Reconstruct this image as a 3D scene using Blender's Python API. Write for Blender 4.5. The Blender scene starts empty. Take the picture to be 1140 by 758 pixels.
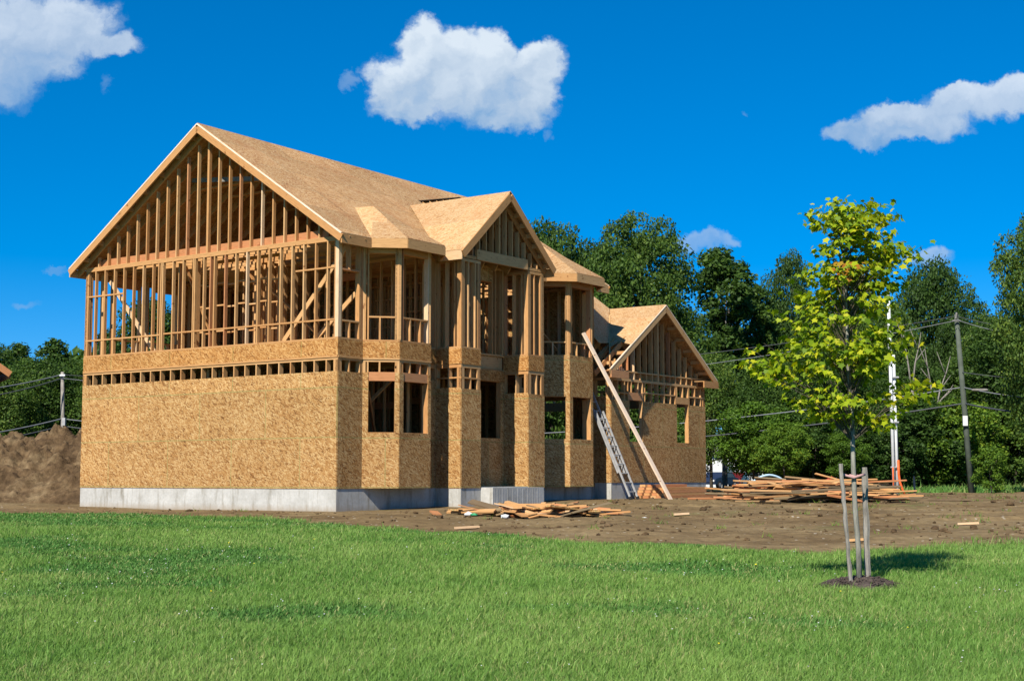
import bpy, math, random
import numpy as np
from mathutils import Vector
random.seed(7); rng=np.random.default_rng(7)
S=bpy.context.scene; COL=S.collection
EYE=1.6                      # camera height above world zero; heights below called "rel" are relative to the eye
PITCH=math.atan(153/1620)
# ------------------------------------------------------------------ bookkeeping
def tag(o,label=None,cat=None,group=None,kind=None):
    if label:o['label']=label
    if cat:o['category']=cat
    if group:o['group']=group
    if kind:o['kind']=kind
    return o
def empty(name,loc,rz=0):
    o=bpy.data.objects.new(name,None);COL.objects.link(o);o.location=loc;o.rotation_euler=(0,0,rz);o.empty_display_size=.3
    return o
def copy_tree(o,parent=None):
    c=o.copy();COL.objects.link(c);c.parent=parent
    for ch in [x for x in bpy.data.objects if x.parent==o]:
        if ch is not c: copy_tree(ch,c)
    return c
def N(v):
    l=math.sqrt(sum(x*x for x in v)) or 1
    return tuple(x/l for x in v)
def cross(a,b):return (a[1]*b[2]-a[2]*b[1],a[2]*b[0]-a[0]*b[2],a[0]*b[1]-a[1]*b[0])
def add(a,b,k=1):return (a[0]+b[0]*k,a[1]+b[1]*k,a[2]+b[2]*k)
def dot(a,b):return a[0]*b[0]+a[1]*b[1]+a[2]*b[2]
class MB:
    def __init__(s):s.v=[];s.f=[];s.ax={}
    def face(s,idx):s.f.append(tuple(idx))
    def hexa(s,c):
        n=len(s.v);s.v+=list(c)
        for q in ((0,3,2,1),(4,5,6,7),(0,1,5,4),(1,2,6,5),(2,3,7,6),(3,0,4,7)):s.f.append(tuple(n+i for i in q))
    def box(s,x0,x1,y0,y1,z0,z1):
        d=(x1-x0,y1-y0,z1-z0);k=d.index(max(d));t=[0,0,0];t[k]=1
        for i in range(6):s.ax[len(s.f)+i]=tuple(t)
        s.hexa([(x0,y0,z0),(x1,y0,z0),(x1,y1,z0),(x0,y1,z0),(x0,y0,z1),(x1,y0,z1),(x1,y1,z1),(x0,y1,z1)])
    def bar(s,p,q,w,d,up=(0,0,1)):
        # w measured across, d measured along 'up'
        t=N(add(q,p,-1));sd=cross(t,up)
        if dot(sd,sd)<1e-6:up=(1,0,0);sd=cross(t,up)
        sd=N(sd);u=N(cross(sd,t));c=[]
        for e in (p,q):
            for a,b in ((-1,-1),(1,-1),(1,1),(-1,1)):
                c.append(add(add(e,sd,a*w/2),u,b*d/2))
        for i in range(6):s.ax[len(s.f)+i]=t
        s.hexa(c)
    def prism(s,pts,off):
        n=len(s.v);k=len(pts);s.v+=list(pts)+[add(p,off) for p in pts]
        s.f.append(tuple(range(n,n+k))[::-1]);s.f.append(tuple(range(n+k,n+2*k)))
        for i in range(k):j=(i+1)%k;s.f.append((n+i,n+j,n+k+j,n+k+i))
    def tube(s,pts,rad,seg=8,cap=True):
        n0=len(s.v);k=len(pts);prev=None
        for i,p in enumerate(pts):
            t=N(add(pts[min(i+1,k-1)],pts[max(i-1,0)],-1))
            a=(1,0,0) if abs(t[0])<.8 else (0,1,0)
            if prev is not None:a=prev
            u=N(cross(t,a) if prev is None else add(a,t,-dot(a,t)));prev=u;w=cross(t,u)
            r=rad[i] if hasattr(rad,'__len__') else rad
            for j in range(seg):
                an=2*math.pi*j/seg
                s.v.append(add(add(p,u,r*math.cos(an)),w,r*math.sin(an)))
        for i in range(k-1):
            for j in range(seg):
                a=n0+i*seg+j;b=n0+i*seg+(j+1)%seg
                s.f.append((a,b,b+seg,a+seg))
        if cap:
            s.f.append(tuple(n0+j for j in range(seg))[::-1]);s.f.append(tuple(n0+(k-1)*seg+j for j in range(seg)))
    def build(s,name,mat,parent=None,smooth=False,uv=True,label=None):
        me=bpy.data.meshes.new(name);me.from_pydata(s.v,[],s.f)
        if uv:
            wood='lumber' in mat.name
            L=me.uv_layers.new(name='UVMap').data
            for p in me.polygons:
                n=tuple(p.normal)
                if abs(n[2])>.98:t=(1,0,0)
                else:t=N((-n[1],n[0],0))
                w=cross(n,t)
                if wood and p.index in s.ax and abs(dot(n,s.ax[p.index]))<.9:
                    t=s.ax[p.index];w=N(cross(n,t))
                for li in p.loop_indices:
                    c=me.vertices[me.loops[li].vertex_index].co
                    L[li].uv=(dot(c,t),dot(c,w))
        if smooth:me.polygons.foreach_set('use_smooth',[True]*len(me.polygons))
        me.materials.append(mat)
        o=bpy.data.objects.new(name,me);COL.objects.link(o)
        if parent:o.parent=parent
        if label:o['label']=label
        return o
def np_mesh(name,V,F,mat,parent=None,k=4,color=None,smooth=False):
    me=bpy.data.meshes.new(name);V=np.asarray(V,np.float32);F=np.asarray(F,np.int32)
    me.vertices.add(len(V));me.vertices.foreach_set('co',V.ravel())
    me.loops.add(F.size);me.loops.foreach_set('vertex_index',F.ravel())
    me.polygons.add(len(F));me.polygons.foreach_set('loop_start',np.arange(0,F.size,k,dtype=np.int32))
    me.update(calc_edges=True)
    if smooth:me.polygons.foreach_set('use_smooth',np.ones(len(F),bool))
    if color is not None:
        ca=me.color_attributes.new('Col','FLOAT_COLOR','POINT')
        c=np.ones((len(V),4),np.float32);c[:,:color.shape[1]]=color;ca.data.foreach_set('color',c.ravel())
    me.materials.append(mat)
    o=bpy.data.objects.new(name,me);COL.objects.link(o)
    if parent:o.parent=parent
    return o
# ------------------------------------------------------------------ value noise on numpy arrays
_T=np.random.default_rng(3).random((256,256))
def vn(x,y,s=1.0,o=0):
    x=np.asarray(x,float)*s+o*17.3+1000;y=np.asarray(y,float)*s+o*9.1+1000
    xi=np.floor(x).astype(int);yi=np.floor(y).astype(int);fx=x-xi;fy=y-yi
    fx=fx*fx*(3-2*fx);fy=fy*fy*(3-2*fy)
    g=lambda i,j:_T[i%256,j%256]
    return (g(xi,yi)*(1-fx)+g(xi+1,yi)*fx)*(1-fy)+(g(xi,yi+1)*(1-fx)+g(xi+1,yi+1)*fx)*fy
def fbm(x,y,s,n=4,o=0):
    t=0;a=.5;tot=0
    for i in range(n):t=t+a*vn(x,y,s,o+i*3);tot+=a;a*=.5;s*=2.07
    return t/tot
# ------------------------------------------------------------------ terrain
_TY=[0,10,17.5,35,40,43,50,60,72,100,180,900]
_TZ=[-1.6,-1.5,-1.32,-.81,-.70,-.645,-.61,-.62,-.70,-.85,-1.0,-1.0]
_BX=[-60,-30,-13.2,-5.6,-1.2,1.1,4.65,8.9,14,20,60]
_BY=[42,38.6,35.7,32.4,27.5,24.9,22.8,25.0,31,36,60]
def lawn_edge(x):return np.interp(x,_BX,_BY)
def is_lawn(x,y):
    d=lawn_edge(x)-y+(fbm(x,y,.8,3,5)-.5)*1.6
    near=np.clip(d/.5+.5,0,1)
    far=np.clip((y-61.5+(vn(x,y,.5,8)-.5)*2)/1.0,0,1)*np.clip((x-12)/3,0,1)
    return np.maximum(near,far)
def zg(x,y,detail=True):
    x=np.asarray(x,float);y=np.asarray(y,float)
    z=np.interp(y,_TY,_TZ)
    s=np.clip((-x-1)/8,0,1);z=z-.11*s*np.clip((y-34)/5,0,1)
    if detail:
        L=is_lawn(x,y)
        hx=(x+4.253)*.588+(y-35.4)*.809;hy=-(x+4.253)*.809+(y-35.4)*.588   # house coordinates: keep the pad flat
        d=np.maximum(np.maximum(-hx,hx-17.6),np.maximum(-1.3-hy,hy-9.9))
        k=np.clip(d/1.2,0.12,1)*np.clip((75-y)/10,0,1)
        for (c0,c1,c2) in ((31.5,.10,.006),(33.3,.10,.006),(38.0,-.35,.02),(39.7,-.35,.02)):
            dd=(y-(c0+c1*(x-6)+c2*(x-6)**2));z=z-(.06*np.exp(-(dd/.20)**2)-.025*np.exp(-((np.abs(dd)-.38)/.14)**2))*(1-L)*k*(x>2)
        z=z+((fbm(x,y,.35,3)-.5)*.16+(fbm(x,y,1.9,3,4)-.5)*.09+(fbm(x,y,6,2,6)-.5)*.03*(y<70))*(1-L)*k+(fbm(x,y,.45,2,2)-.5)*.06*L*(y<60)
    return z+EYE
def zgf(x,y):return float(zg(np.array([x]),np.array([y]))[0])
def px(x,y,Y,):            # x,y of a point at distance Y whose direction was measured on site
    r=np.array([x-570,1620,379-y],float);c,s=math.cos(PITCH),math.sin(PITCH)
    v=np.array([r[0],r[1]*c-r[2]*s,r[1]*s+r[2]*c]);v=v*Y/v[1]
    return (float(v[0]),float(v[1]),float(v[2])+EYE)
# ------------------------------------------------------------------ material helpers
ALB=.89                      # overall albedo calibration
class G:
    def __init__(s,name):
        s.m=bpy.data.materials.new(name);s.m.use_nodes=True;s.t=s.m.node_tree;s.n=s.t.nodes;s.l=s.t.links
        s.b=s.n['Principled BSDF'];s.out=s.n['Material Output']
        s.b.inputs['Specular IOR Level'].default_value=.15
    def node(s,ty,inp=None,**kw):
        nd=s.n.new(ty)
        for k,v in kw.items():setattr(nd,k,v)
        for k,v in (inp or {}).items():
            if isinstance(v,bpy.types.NodeSocket):s.l.new(v,nd.inputs[k])
            else:nd.inputs[k].default_value=v
        return nd
    def math(s,op,a,b=0,c=None,clamp=False):
        nd=s.n.new('ShaderNodeMath');nd.operation=op;nd.use_clamp=clamp
        for i,v in enumerate((a,b,c)):
            if v is None:continue
            if isinstance(v,bpy.types.NodeSocket):s.l.new(v,nd.inputs[i])
            else:nd.inputs[i].default_value=v
        return nd.outputs[0]
    def ramp(s,fac,stops,interp='LINEAR'):
        nd=s.n.new('ShaderNodeValToRGB');nd.color_ramp.interpolation=interp
        e=nd.color_ramp.elements
        while len(e)>1:e.remove(e[-1])
        e[0].position=stops[0][0];e[0].color=(*stops[0][1],1)
        for p,c in stops[1:]:
            q=e.new(p);q.color=(*c,1)
        s.l.new(fac,nd.inputs[0]);return nd.outputs[0]
    def mix(s,fac,a,b,mode='MIX'):
        nd=s.n.new('ShaderNodeMix');nd.data_type='RGBA';nd.blend_type=mode
        for i,v in ((0,fac),(6,a),(7,b)):
            if isinstance(v,bpy.types.NodeSocket):s.l.new(v,nd.inputs[i])
            elif i==0:nd.inputs[0].default_value=v
            else:nd.inputs[i].default_value=(*v,1)
        return nd.outputs[2]
    def coord(s,what='Object'):return s.node('ShaderNodeTexCoord').outputs[what]
    def mapping(s,v,scale=(1,1,1),rot=(0,0,0),loc=(0,0,0)):
        return s.node('ShaderNodeMapping',{'Vector':v,'Scale':scale,'Rotation':rot,'Location':loc}).outputs[0]
    def noise(s,v,scale,detail=4,rough=.55,out='Fac'):
        return s.node('ShaderNodeTexNoise',{'Vector':v,'Scale':scale,'Detail':detail,'Roughness':rough}).outputs[out]
    def bump(s,h,strength=.4,dist=.01):
        nd=s.node('ShaderNodeBump',{'Height':h,'Strength':strength,'Distance':dist});s.l.new(nd.outputs[0],s.b.inputs['Normal'])
    def base(s,c,rough=.8):
        if isinstance(c,bpy.types.NodeSocket):
            c=s.node('ShaderNodeVectorMath',{0:c,'Scale':ALB},operation='SCALE').outputs[0];s.l.new(c,s.b.inputs['Base Color'])
        else:s.b.inputs['Base Color'].default_value=(*c,1)
        s.b.inputs['Roughness'].default_value=rough
def osb(name,dark,mid,light,pale,seam,seam_loc=(0,-.57,0),warm=.5):
    g=G(name);uv=g.coord('UV');cols=[]
    wob=g.noise(uv,3,2,out='Color')
    for i,(an,sc) in enumerate(((12,(10,46,1)),(66,(12,54,1)),(118,(9,42,1)),(158,(13,60,1)))):
        mp=g.mapping(g.mapping(uv,rot=(0,0,math.radians(an)),loc=(i*3.1,i*1.7,0)),scale=sc)
        mp=g.node('ShaderNodeVectorMath',{0:mp,1:g.node('ShaderNodeVectorMath',{0:wob,'Scale':1.4},operation='SCALE').outputs[0]},operation='ADD').outputs[0]
        vo=g.node('ShaderNodeTexVoronoi',{'Vector':mp,'Scale':1.0,'Randomness':1.0})
        cols.append(g.node('ShaderNodeSeparateColor',{0:vo.outputs['Color']}))
    # each layer shows only where its own cell's second random channel says it lies on top
    v=cols[0].outputs[0]
    for c in cols[1:]:
        on=g.math('GREATER_THAN',c.outputs[1],.52)
        nd=g.node('ShaderNodeMix',{0:on,2:v,3:c.outputs[0]});v=nd.outputs[0]
    fine=g.noise(g.mapping(uv,scale=(60,140,1)),1,3)
    big=g.noise(uv,.7,3)
    v2=g.math('ADD',g.math('MULTIPLY',v,.75),g.math('ADD',g.math('MULTIPLY',fine,.22),g.math('MULTIPLY',g.math('SUBTRACT',big,.5),.35)),clamp=True)
    c=g.ramp(v2,[(.10,dark),(.30,mid),(.56,light),(.84,pale)])
    br=g.node('ShaderNodeTexBrick',{'Vector':g.mapping(uv,loc=seam_loc),'Scale':1.0,'Mortar Size':.013,'Mortar Smooth':.3,'Brick Width':2.44,'Row Height':1.22,'Color1':(.42,.42,.42,1),'Color2':(.6,.6,.6,1)})
    br.offset=.5
    tint=g.node('ShaderNodeSeparateColor',{0:br.outputs['Color']}).outputs[0]
    c=g.mix(1,c,g.ramp(tint,[(.40,(.84,.84,.83)),(.62,(1.13,1.11,1.09))]),'MULTIPLY')
    c=g.mix(g.math('MULTIPLY',br.outputs['Fac'],.75),c,seam)
    stain=g.noise(g.mapping(uv,scale=(.9,.5,1)),1.3,4,.6)
    c=g.mix(g.math('MULTIPLY',g.math('SUBTRACT',stain,.5,clamp=True),warm,clamp=True),c,tuple(x*k for x,k in zip(mid,(.88,.72,.70))))
    g.base(c,.75);g.bump(g.math('ADD',v,fine),.25,.004);return g.m
def lumber(name,c0,c1,c2):
    g=G(name)
    oi=g.node('ShaderNodeObjectInfo');geo=g.node('ShaderNodeNewGeometry')
    r=g.math('FRACT',g.math('ADD',oi.outputs['Random'],g.math('MULTIPLY',geo.outputs['Random Per Island'],3.7)))
    c=g.ramp(r,[(0,c0),(.5,c1),(1,c2)])
    ob=g.coord('Object');gr=g.noise(g.mapping(g.coord('UV'),scale=(2.4,34,1)),1.6,4,.6)
    c=g.mix(.8,c,g.ramp(gr,[(.3,(.62,.56,.5)),(.5,(.95,.93,.9)),(.75,(1.12,1.12,1.12))]),'MULTIPLY')
    kn=g.noise(ob,7,2,.5)
    c=g.mix(1,c,g.ramp(kn,[(.24,(.45,.33,.25)),(.32,(1,1,1))]),'MULTIPLY')
    g.base(c,.72);g.bump(gr,.15,.003);return g.m
M={}
M['osb']=osb('osb_wall_board',(0.153,0.066,0.020),(0.330,0.160,0.050),(0.445,0.249,0.089),(0.572,0.383,0.176),(0.268,0.245,0.087))
M['osb_band']=osb('osb_floor_band',(0.149,0.057,0.014),(0.321,0.137,0.035),(0.432,0.212,0.064),(0.555,0.326,0.126),(0.260,0.209,0.062))
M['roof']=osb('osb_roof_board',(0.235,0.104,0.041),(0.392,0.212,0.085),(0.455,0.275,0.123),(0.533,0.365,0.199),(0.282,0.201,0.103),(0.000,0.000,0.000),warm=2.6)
M['roof_sunlit']=osb('osb_roof_board_sunlit',(0.299,0.147,0.057),(0.449,0.258,0.112),(0.509,0.321,0.156),(0.554,0.391,0.224),(0.373,0.252,0.137),(0.000,0.000,0.000),warm=1.5)  # paler copy of the roof board for sunward slopes, sunlight put into the colour
M['lumber']=lumber('framing_lumber',(0.478,0.240,0.091),(0.552,0.305,0.125),(0.608,0.364,0.167))
M['red_lumber']=lumber('reddish_lumber',(0.437,0.178,0.074),(0.504,0.230,0.100),(0.538,0.267,0.123))
M['pale_lumber']=lumber('pale_lumber',(0.603,0.403,0.226),(0.659,0.448,0.260),(0.697,0.493,0.309))
M['old_lumber']=lumber('weathered_lumber',(0.168,0.117,0.068),(0.227,0.172,0.098),(0.319,0.203,0.098))
def concrete():
    g=G('poured_concrete');uv=g.coord('UV')
    n=g.noise(uv,1.2,6,.65);f=g.noise(uv,14,4);st=g.noise(g.mapping(uv,scale=(5,.7,1)),1.1,4,.6)
    c=g.ramp(n,[(.25,(0.338,0.323,0.285)),(.5,(0.442,0.430,0.396)),(.75,(0.564,0.552,0.515))])
    c=g.mix(1,c,g.ramp(st,[(.3,(.58,.55,.49)),(.48,(1,1,1))]),'MULTIPLY')
    c=g.mix(.5,c,g.ramp(f,[(.3,(.8,.8,.8)),(.7,(1.1,1.1,1.1))]),'MULTIPLY')
    br=g.node('ShaderNodeTexBrick',{'Vector':uv,'Scale':1.0,'Mortar Size':.008,'Mortar Smooth':.5,'Brick Width':.92,'Row Height':9.0});br.offset=0
    c=g.mix(g.math('MULTIPLY',br.outputs['Fac'],.5),c,(.33,.31,.27))
    sep=g.node('ShaderNodeSeparateXYZ',{0:g.coord('Object')})
    low=g.math('SUBTRACT',.16,g.math('ADD',sep.outputs[2],g.math('MULTIPLY',g.math('SUBTRACT',st,.5),.25)))
    c=g.mix(g.math('MULTIPLY',low,4,clamp=True),c,(.30,.24,.17))
    g.base(c,.85);g.bump(f,.3,.006);return g.m
M['concrete']=concrete()
def plain(name,c,rough=.6,metal=0,var=.15,scale=8):
    g=G(name);n=g.noise(g.coord('Object'),scale,4)
    a=tuple(x*(1-var) for x in c);b=tuple(min(1,x*(1+var)) for x in c)
    g.base(g.ramp(n,[(.3,a),(.7,b)]),rough);g.b.inputs['Metallic'].default_value=metal;return g.m
M['alu']=plain('aluminium',(.40,.395,.385),.5,.3);M['fresh']=lumber('fresh_pale_lumber',(.78,.60,.44),(.82,.64,.48),(.85,.68,.52))
M['white']=plain('white_paint',(.66,.67,.66),.45,0,.06)
M['grey']=plain('weathered_grey_wood',(.20,.19,.17),.85,0,.35,5)
M['pole']=plain('weathered_pole_wood',(.085,.10,.08),.85,0,.25,3)
M['orange']=plain('orange_plastic',(.75,.13,.03),.45,0,.08)
M['wire']=plain('cable_rubber',(.07,.075,.08),.6)
M['wirelight']=plain('aluminium_cable',(.17,.18,.19),.6)
M['red']=plain('red_paint',(.30,.025,.02),.6)
M['navy']=plain('dark_blue_paint',(.02,.03,.06),.25)
M['maroon']=plain('dark_red_paint',(.10,.012,.012),.25)
M['glass']=plain('dark_glass',(.08,.11,.13),.08)
M['rubber']=plain('tyre_rubber',(.02,.02,.02),.8)
M['blue']=plain('pale_blue_plastic',(.42,.58,.68),.4)
M['pink']=plain('pink_strap',(.45,.27,.25),.6)
M['green_p']=plain('green_plastic',(.03,.25,.10),.5)
M['black']=plain('tar_black',(.05,.055,.065),.6)
M['asphalt']=plain('asphalt',(.16,.155,.145),.9,0,.15,30)
def bark(name,c):
    g=G(name);n=g.noise(g.mapping(g.coord('Object'),scale=(6,6,1.5)),2.5,5,.65)
    g.base(g.ramp(n,[(.3,tuple(x*.5 for x in c)),(.7,tuple(x*1.3 for x in c))]),.9);g.bump(n,.6,.03);return g.m
M['bark']=bark('grey_brown_bark',(.10,.085,.065))
M['palebark']=bark('pale_bark',(.24,.215,.185))
M['sapbark']=bark('young_grey_bark',(.25,.24,.20));M['twig']=bark('young_twig_bark',(.10,.085,.06))
M['stake']=bark('weathered_stake_wood',(.27,.245,.21))
M['mulch']=bark('dark_mulch',(.085,.065,.055))
def leafmat(name,stops,transl=.3,tc=None,rough=.55,usecol=False):
    g=G(name)
    if usecol:
        c=g.node('ShaderNodeAttribute',attribute_name='Col').outputs['Color']
    else:
        geo=g.node('ShaderNodeNewGeometry');oi=g.node('ShaderNodeObjectInfo')
        n=g.noise(g.coord('Object'),.45,3)
        f=g.math('ADD',g.math('MULTIPLY',geo.outputs['Random Per Island'],.6),g.math('ADD',g.math('MULTIPLY',n,.5),g.math('MULTIPLY',g.math('SUBTRACT',oi.outputs['Random'],.65),.35)))
        c=g.ramp(f,stops)
    g.base(c,rough)
    tr=g.node('ShaderNodeBsdfTranslucent',{'Color':c})
    hs=g.node('ShaderNodeHueSaturation',{'Color':c,'Value':1.5,'Saturation':1.1});g.l.new(hs.outputs[0],tr.inputs[0])
    mx=g.node('ShaderNodeMixShader',{0:transl,1:g.b.outputs[0],2:tr.outputs[0]})
    g.l.new(mx.outputs[0],g.out.inputs[0]);return g.m
M['leaf']=leafmat('tree_leaves',[(.15,(0.027,0.057,0.011)),(.5,(0.052,0.103,0.019)),(.8,(0.090,0.152,0.023)),(1,(0.162,0.218,0.033))])
M['leaf2']=leafmat('bright_leaves',[(.15,(0.043,0.094,0.012)),(.5,(0.085,0.164,0.018)),(.85,(0.145,0.230,0.024)),(1,(0.255,0.295,0.024))])
M['maple']=leafmat('maple_leaves',[(.1,(.055,.12,.008)),(.45,(.15,.235,.009)),(.72,(.30,.37,.010)),(.98,(.52,.46,.02))],.30)
M['redleaf']=leafmat('red_maple_leaves',[(.1,(.25,.07,.02)),(.5,(.36,.14,.02)),(1,(.36,.26,.02))],.3)
M['grass']=leafmat('grass_blades',None,.25,usecol=True,rough=.5)
def ground():
    g=G('ground_soil_and_turf');ob=g.coord('Object')
    at=g.node('ShaderNodeAttribute',attribute_name='Col').outputs['Color']
    sp=g.node('ShaderNodeSeparateColor',{0:at})
    n1=g.noise(ob,.5,6,.6);n2=g.noise(ob,5,6,.65);n3=g.noise(ob,28,3)
    d=g.ramp(n1,[(.3,(0.141,0.090,0.042)),(.5,(0.191,0.130,0.062)),(.72,(0.254,0.184,0.094))])
    d=g.mix(.85,d,g.ramp(n2,[(.3,(.62,.6,.58)),(.55,(1.05,1.05,1.05)),(.75,(1.3,1.3,1.3))]),'MULTIPLY')
    rt=g.noise(g.mapping(ob,scale=(.12,.9,1),rot=(0,0,.12)),1.6,5,.65)
    d=g.mix(.8,d,g.ramp(rt,[(.35,(.66,.64,.62)),(.55,(1.02,1.02,1.02)),(.7,(1.2,1.2,1.18))]),'MULTIPLY')
    vo=g.node('ShaderNodeTexVoronoi',{'Vector':ob,'Scale':9.0});sc=g.node('ShaderNodeSeparateColor',{0:vo.outputs['Color']})
    peb=g.math('MULTIPLY',g.math('GREATER_THAN',sc.outputs[0],.93),g.math('LESS_THAN',vo.outputs['Distance'],.28))
    d=g.mix(g.math('MULTIPLY',peb,.8),d,(.42,.37,.29))
    w=g.math('MULTIPLY',g.math('SUBTRACT',g.noise(g.mapping(ob,loc=(5,2,0)),.35,5,.7),.60,clamp=True),6,clamp=True)
    d=g.mix(g.math('MULTIPLY',w,.5),d,(.10,.16,.04))
    gr=g.ramp(n2,[(.3,(.06,.13,.022)),(.7,(.11,.20,.04))])
    mk=g.math('ADD',sp.outputs[0],g.math('MULTIPLY',g.math('SUBTRACT',n3,.5),.5),clamp=True)
    c=g.mix(mk,d,gr)
    fl=g.mix(n2,(.03,.028,.015),(.05,.06,.02))
    c=g.mix(sp.outputs[1],c,fl)
    g.base(c,.95);g.bump(g.math('ADD',n2,g.math('MULTIPLY',n3,.4)),.8,.05);return g.m
M['ground']=ground()
def moundmat():
    g=G('heaped_soil');ob=g.coord('Object')
    n1=g.noise(ob,.8,6,.7);n2=g.noise(ob,4.5,6,.7)
    c=g.ramp(n1,[(.3,(0.060,0.036,0.018)),(.5,(0.132,0.084,0.042)),(.7,(0.256,0.184,0.100))])
    c=g.mix(.9,c,g.ramp(n2,[(.3,(.35,.33,.3)),(.6,(1.15,1.15,1.15))]),'MULTIPLY')
    g.base(c,.95);g.bump(n2,1,.12);return g.m
M['mound']=moundmat()
# ------------------------------------------------------------------ THE HOUSE (local x along the long front, local y along the gable wall)
HROT=math.atan2(.80893,.5879)
HC=(-4.2531,35.4)
H0=.80                        # local zero is the pad at the near corner
house=empty('house_under_construction',(HC[0],HC[1],EYE-H0),HROT)
tag(house,'unfinished two storey timber framed house with bare OSB sheathing and attached garage gable','house')
def h(a,b,z):return (a,b,z+H0)
def hw(a,b,z):                # house -> world
    return (HC[0]+a*.5879-b*.80893,HC[1]+a*.80893+b*.5879,z+EYE)
studs=[];parts=[]
def stud(a,b,z0,z1,dirv,w=.038,d=.14,pri=5,kind='stud'):studs.append((pri,kind,h(a,b,z0),h(a,b,z1),dirv,w,d))
def part(name,fn,mat='lumber',label=None):
    mb=MB();fn(mb);return mb.build(name,M[mat],house,label=label)
def along(P,Q,s):
    L=math.dist(P,Q);return (P[0]+(Q[0]-P[0])*s/L,P[1]+(Q[1]-P[1])*s/L)
def hbar(P,Q,s0,s1,z0,z1,n,depth=.14,out=0,name='plate',mat='lumber'):
    # horizontal member inside a wall line, from s0 to s1; n = outward unit normal
    p=along(P,Q,s0);q=along(P,Q,s1);o=-depth/2+out
    mb=MB();mb.bar(h(p[0]+n[0]*o,p[1]+n[1]*o,(z0+z1)/2),h(q[0]+n[0]*o,q[1]+n[1]*o,(z0+z1)/2),depth,z1-z0)
    return mb.build(name,M[mat],house)
def framed(P,Q,n,z0,z1,ops=(),pri=5,sp=.4064,depth=.14,ends=(2,2),top=2,start=0,rails=()):
    L=math.dist(P,Q);T=.038
    zt=z1-T*top
    hbar(P,Q,0,L,z0,z0+T,n,depth+.004,.002)
    hbar(P,Q,0,L,zt,z1,n,depth+.004,.002)
    d=((Q[0]-P[0])/L,(Q[1]-P[1])/L,0)
    def st(s,a,b,k='stud',pr=None,w=T):
        p=along(P,Q,s);stud(p[0]-n[0]*depth/2,p[1]-n[1]*depth/2,a,b,d,w,depth,pr or pri,k)
    pos=[];s=start+T/2
    while s<L-T/2-.02:pos.append(s);s+=sp
    pos.append(L-T/2)
    if ends[0]>1:pos.append(T*1.5+.001)
    if ends[1]>1:pos.append(L-T*1.5-.001)
    for s in pos:
        inside=[o for o in ops if o[0]-.02<s<o[1]+.02]
        if not inside:st(s,z0+T,zt)
        else:
            o=inside[0]
            if o[2]>z0+.1:st(s,z0+T,o[2]-T,'cripple_stud',pri+1)
            if o[3]+o[4]<zt-.06:st(s,o[3]+o[4],zt,'cripple_stud',pri+1)
    for o in ops:
        for s in (o[0]-T/2-.021,o[1]+T/2+.021):
            if 0<s<L:st(s,z0+T,zt)
        if o[2]>z0+.1:hbar(P,Q,o[0]-.02,o[1]+.02,o[2]-T,o[2],n,depth+.002,.001,'sill')
        if o[4]>0:hbar(P,Q,o[0]-.02,o[1]+.02,o[3],o[3]+o[4],n,depth+.002,.001,'header','red_lumber' if random.random()<.5 else 'lumber')
    for (s0,s1,z) in rails:hbar(P,Q,s0,s1,z-T/2,z+T/2,n,depth+.008,.004,'rail')
def sheath(P,Q,n,z0,z1,holes=(),name='wall_sheathing',mat='osb',out=0,t=.014,label=None):
    L=math.dist(P,Q);mb=MB()
    def r(s0,s1,a,b):
        if s1-s0<.005 or b-a<.005:return
        p=along(P,Q,s0);q=along(P,Q,s1);o=out+t/2+.003
        mb.bar(h(p[0]+n[0]*o,p[1]+n[1]*o,(a+b)/2),h(q[0]+n[0]*o,q[1]+n[1]*o,(a+b)/2),t,b-a)
    xs=0
    for (s0,s1,a,b) in sorted(holes):
        r(xs,s0,z0,z1);r(s0,s1,z0,max(z0,a));r(s0,s1,min(b,z1),z1);xs=s1
    r(xs,L,z0,z1)
    return mb.build(name,M[mat],house,label=label)
W=9.75;LEN=11.53
FT,OT,BB,BT,PT=-.23,2.60,2.96,3.40,5.90
q2=math.sqrt(.5)
nL=(-1,0);nF=(0,-1);n45=(-q2,-q2);n45r=(q2,-q2);nR=(1,0);nB=(0,1)
# foundation ------------------------------------------------------
def fnd(mb):
    mb.box(0,LEN,0,W,-.6,FT+H0);mb.box(3.80,7.60,-.85,-.001,-.6,FT+H0-.002)
part('foundation',fnd,'concrete')
part('foundation',lambda mb:mb.box(LEN+.001,17.5,-.6,7.0,-.6,-.11+H0),'concrete','grey garage foundation of poured concrete')
part('porch_base',lambda mb:[mb.box(4.66,7.0,-1.25,-.852,-.6,-.25+H0)]+[mb.box(4.72+i*.115,4.80+i*.115,-1.25-(.004 if i%2 else .002),-1.249,-.58,-.27+H0-.01*(i%3)) for i in range(19)],'concrete','grooved grey concrete porch base')
part('sill_plate',lambda mb:(mb.box(-.012,LEN,-.012,.1,FT+H0+.001,FT+H0+.02),mb.box(-.012,.1,.1,W,FT+H0+.001,FT+H0+.02)),'black')
# floor decks ------------------------------------------------------
part('floor_deck',lambda mb:mb.box(.15,LEN-.15,.15,W-.15,FT+H0+.02,FT+H0+.06),'osb')
part('floor_deck',lambda mb:(mb.box(.05,LEN-.05,.05,W-.05,BT+H0-.03,BT+H0-.003),mb.box(3.85,4.6,-.8,.05,BT+H0-.03,BT+H0-.003),mb.box(6.87,7.55,-.8,.05,BT+H0-.03,BT+H0-.003)),'osb')
for i in range(27):           # second floor joists, run front to back
    x=.3+i*.42
    part('floor_joist',lambda mb:mb.box(x,x+.04,.08,W-.08,BB+H0+.005,BT+H0-.035),'lumber')
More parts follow.
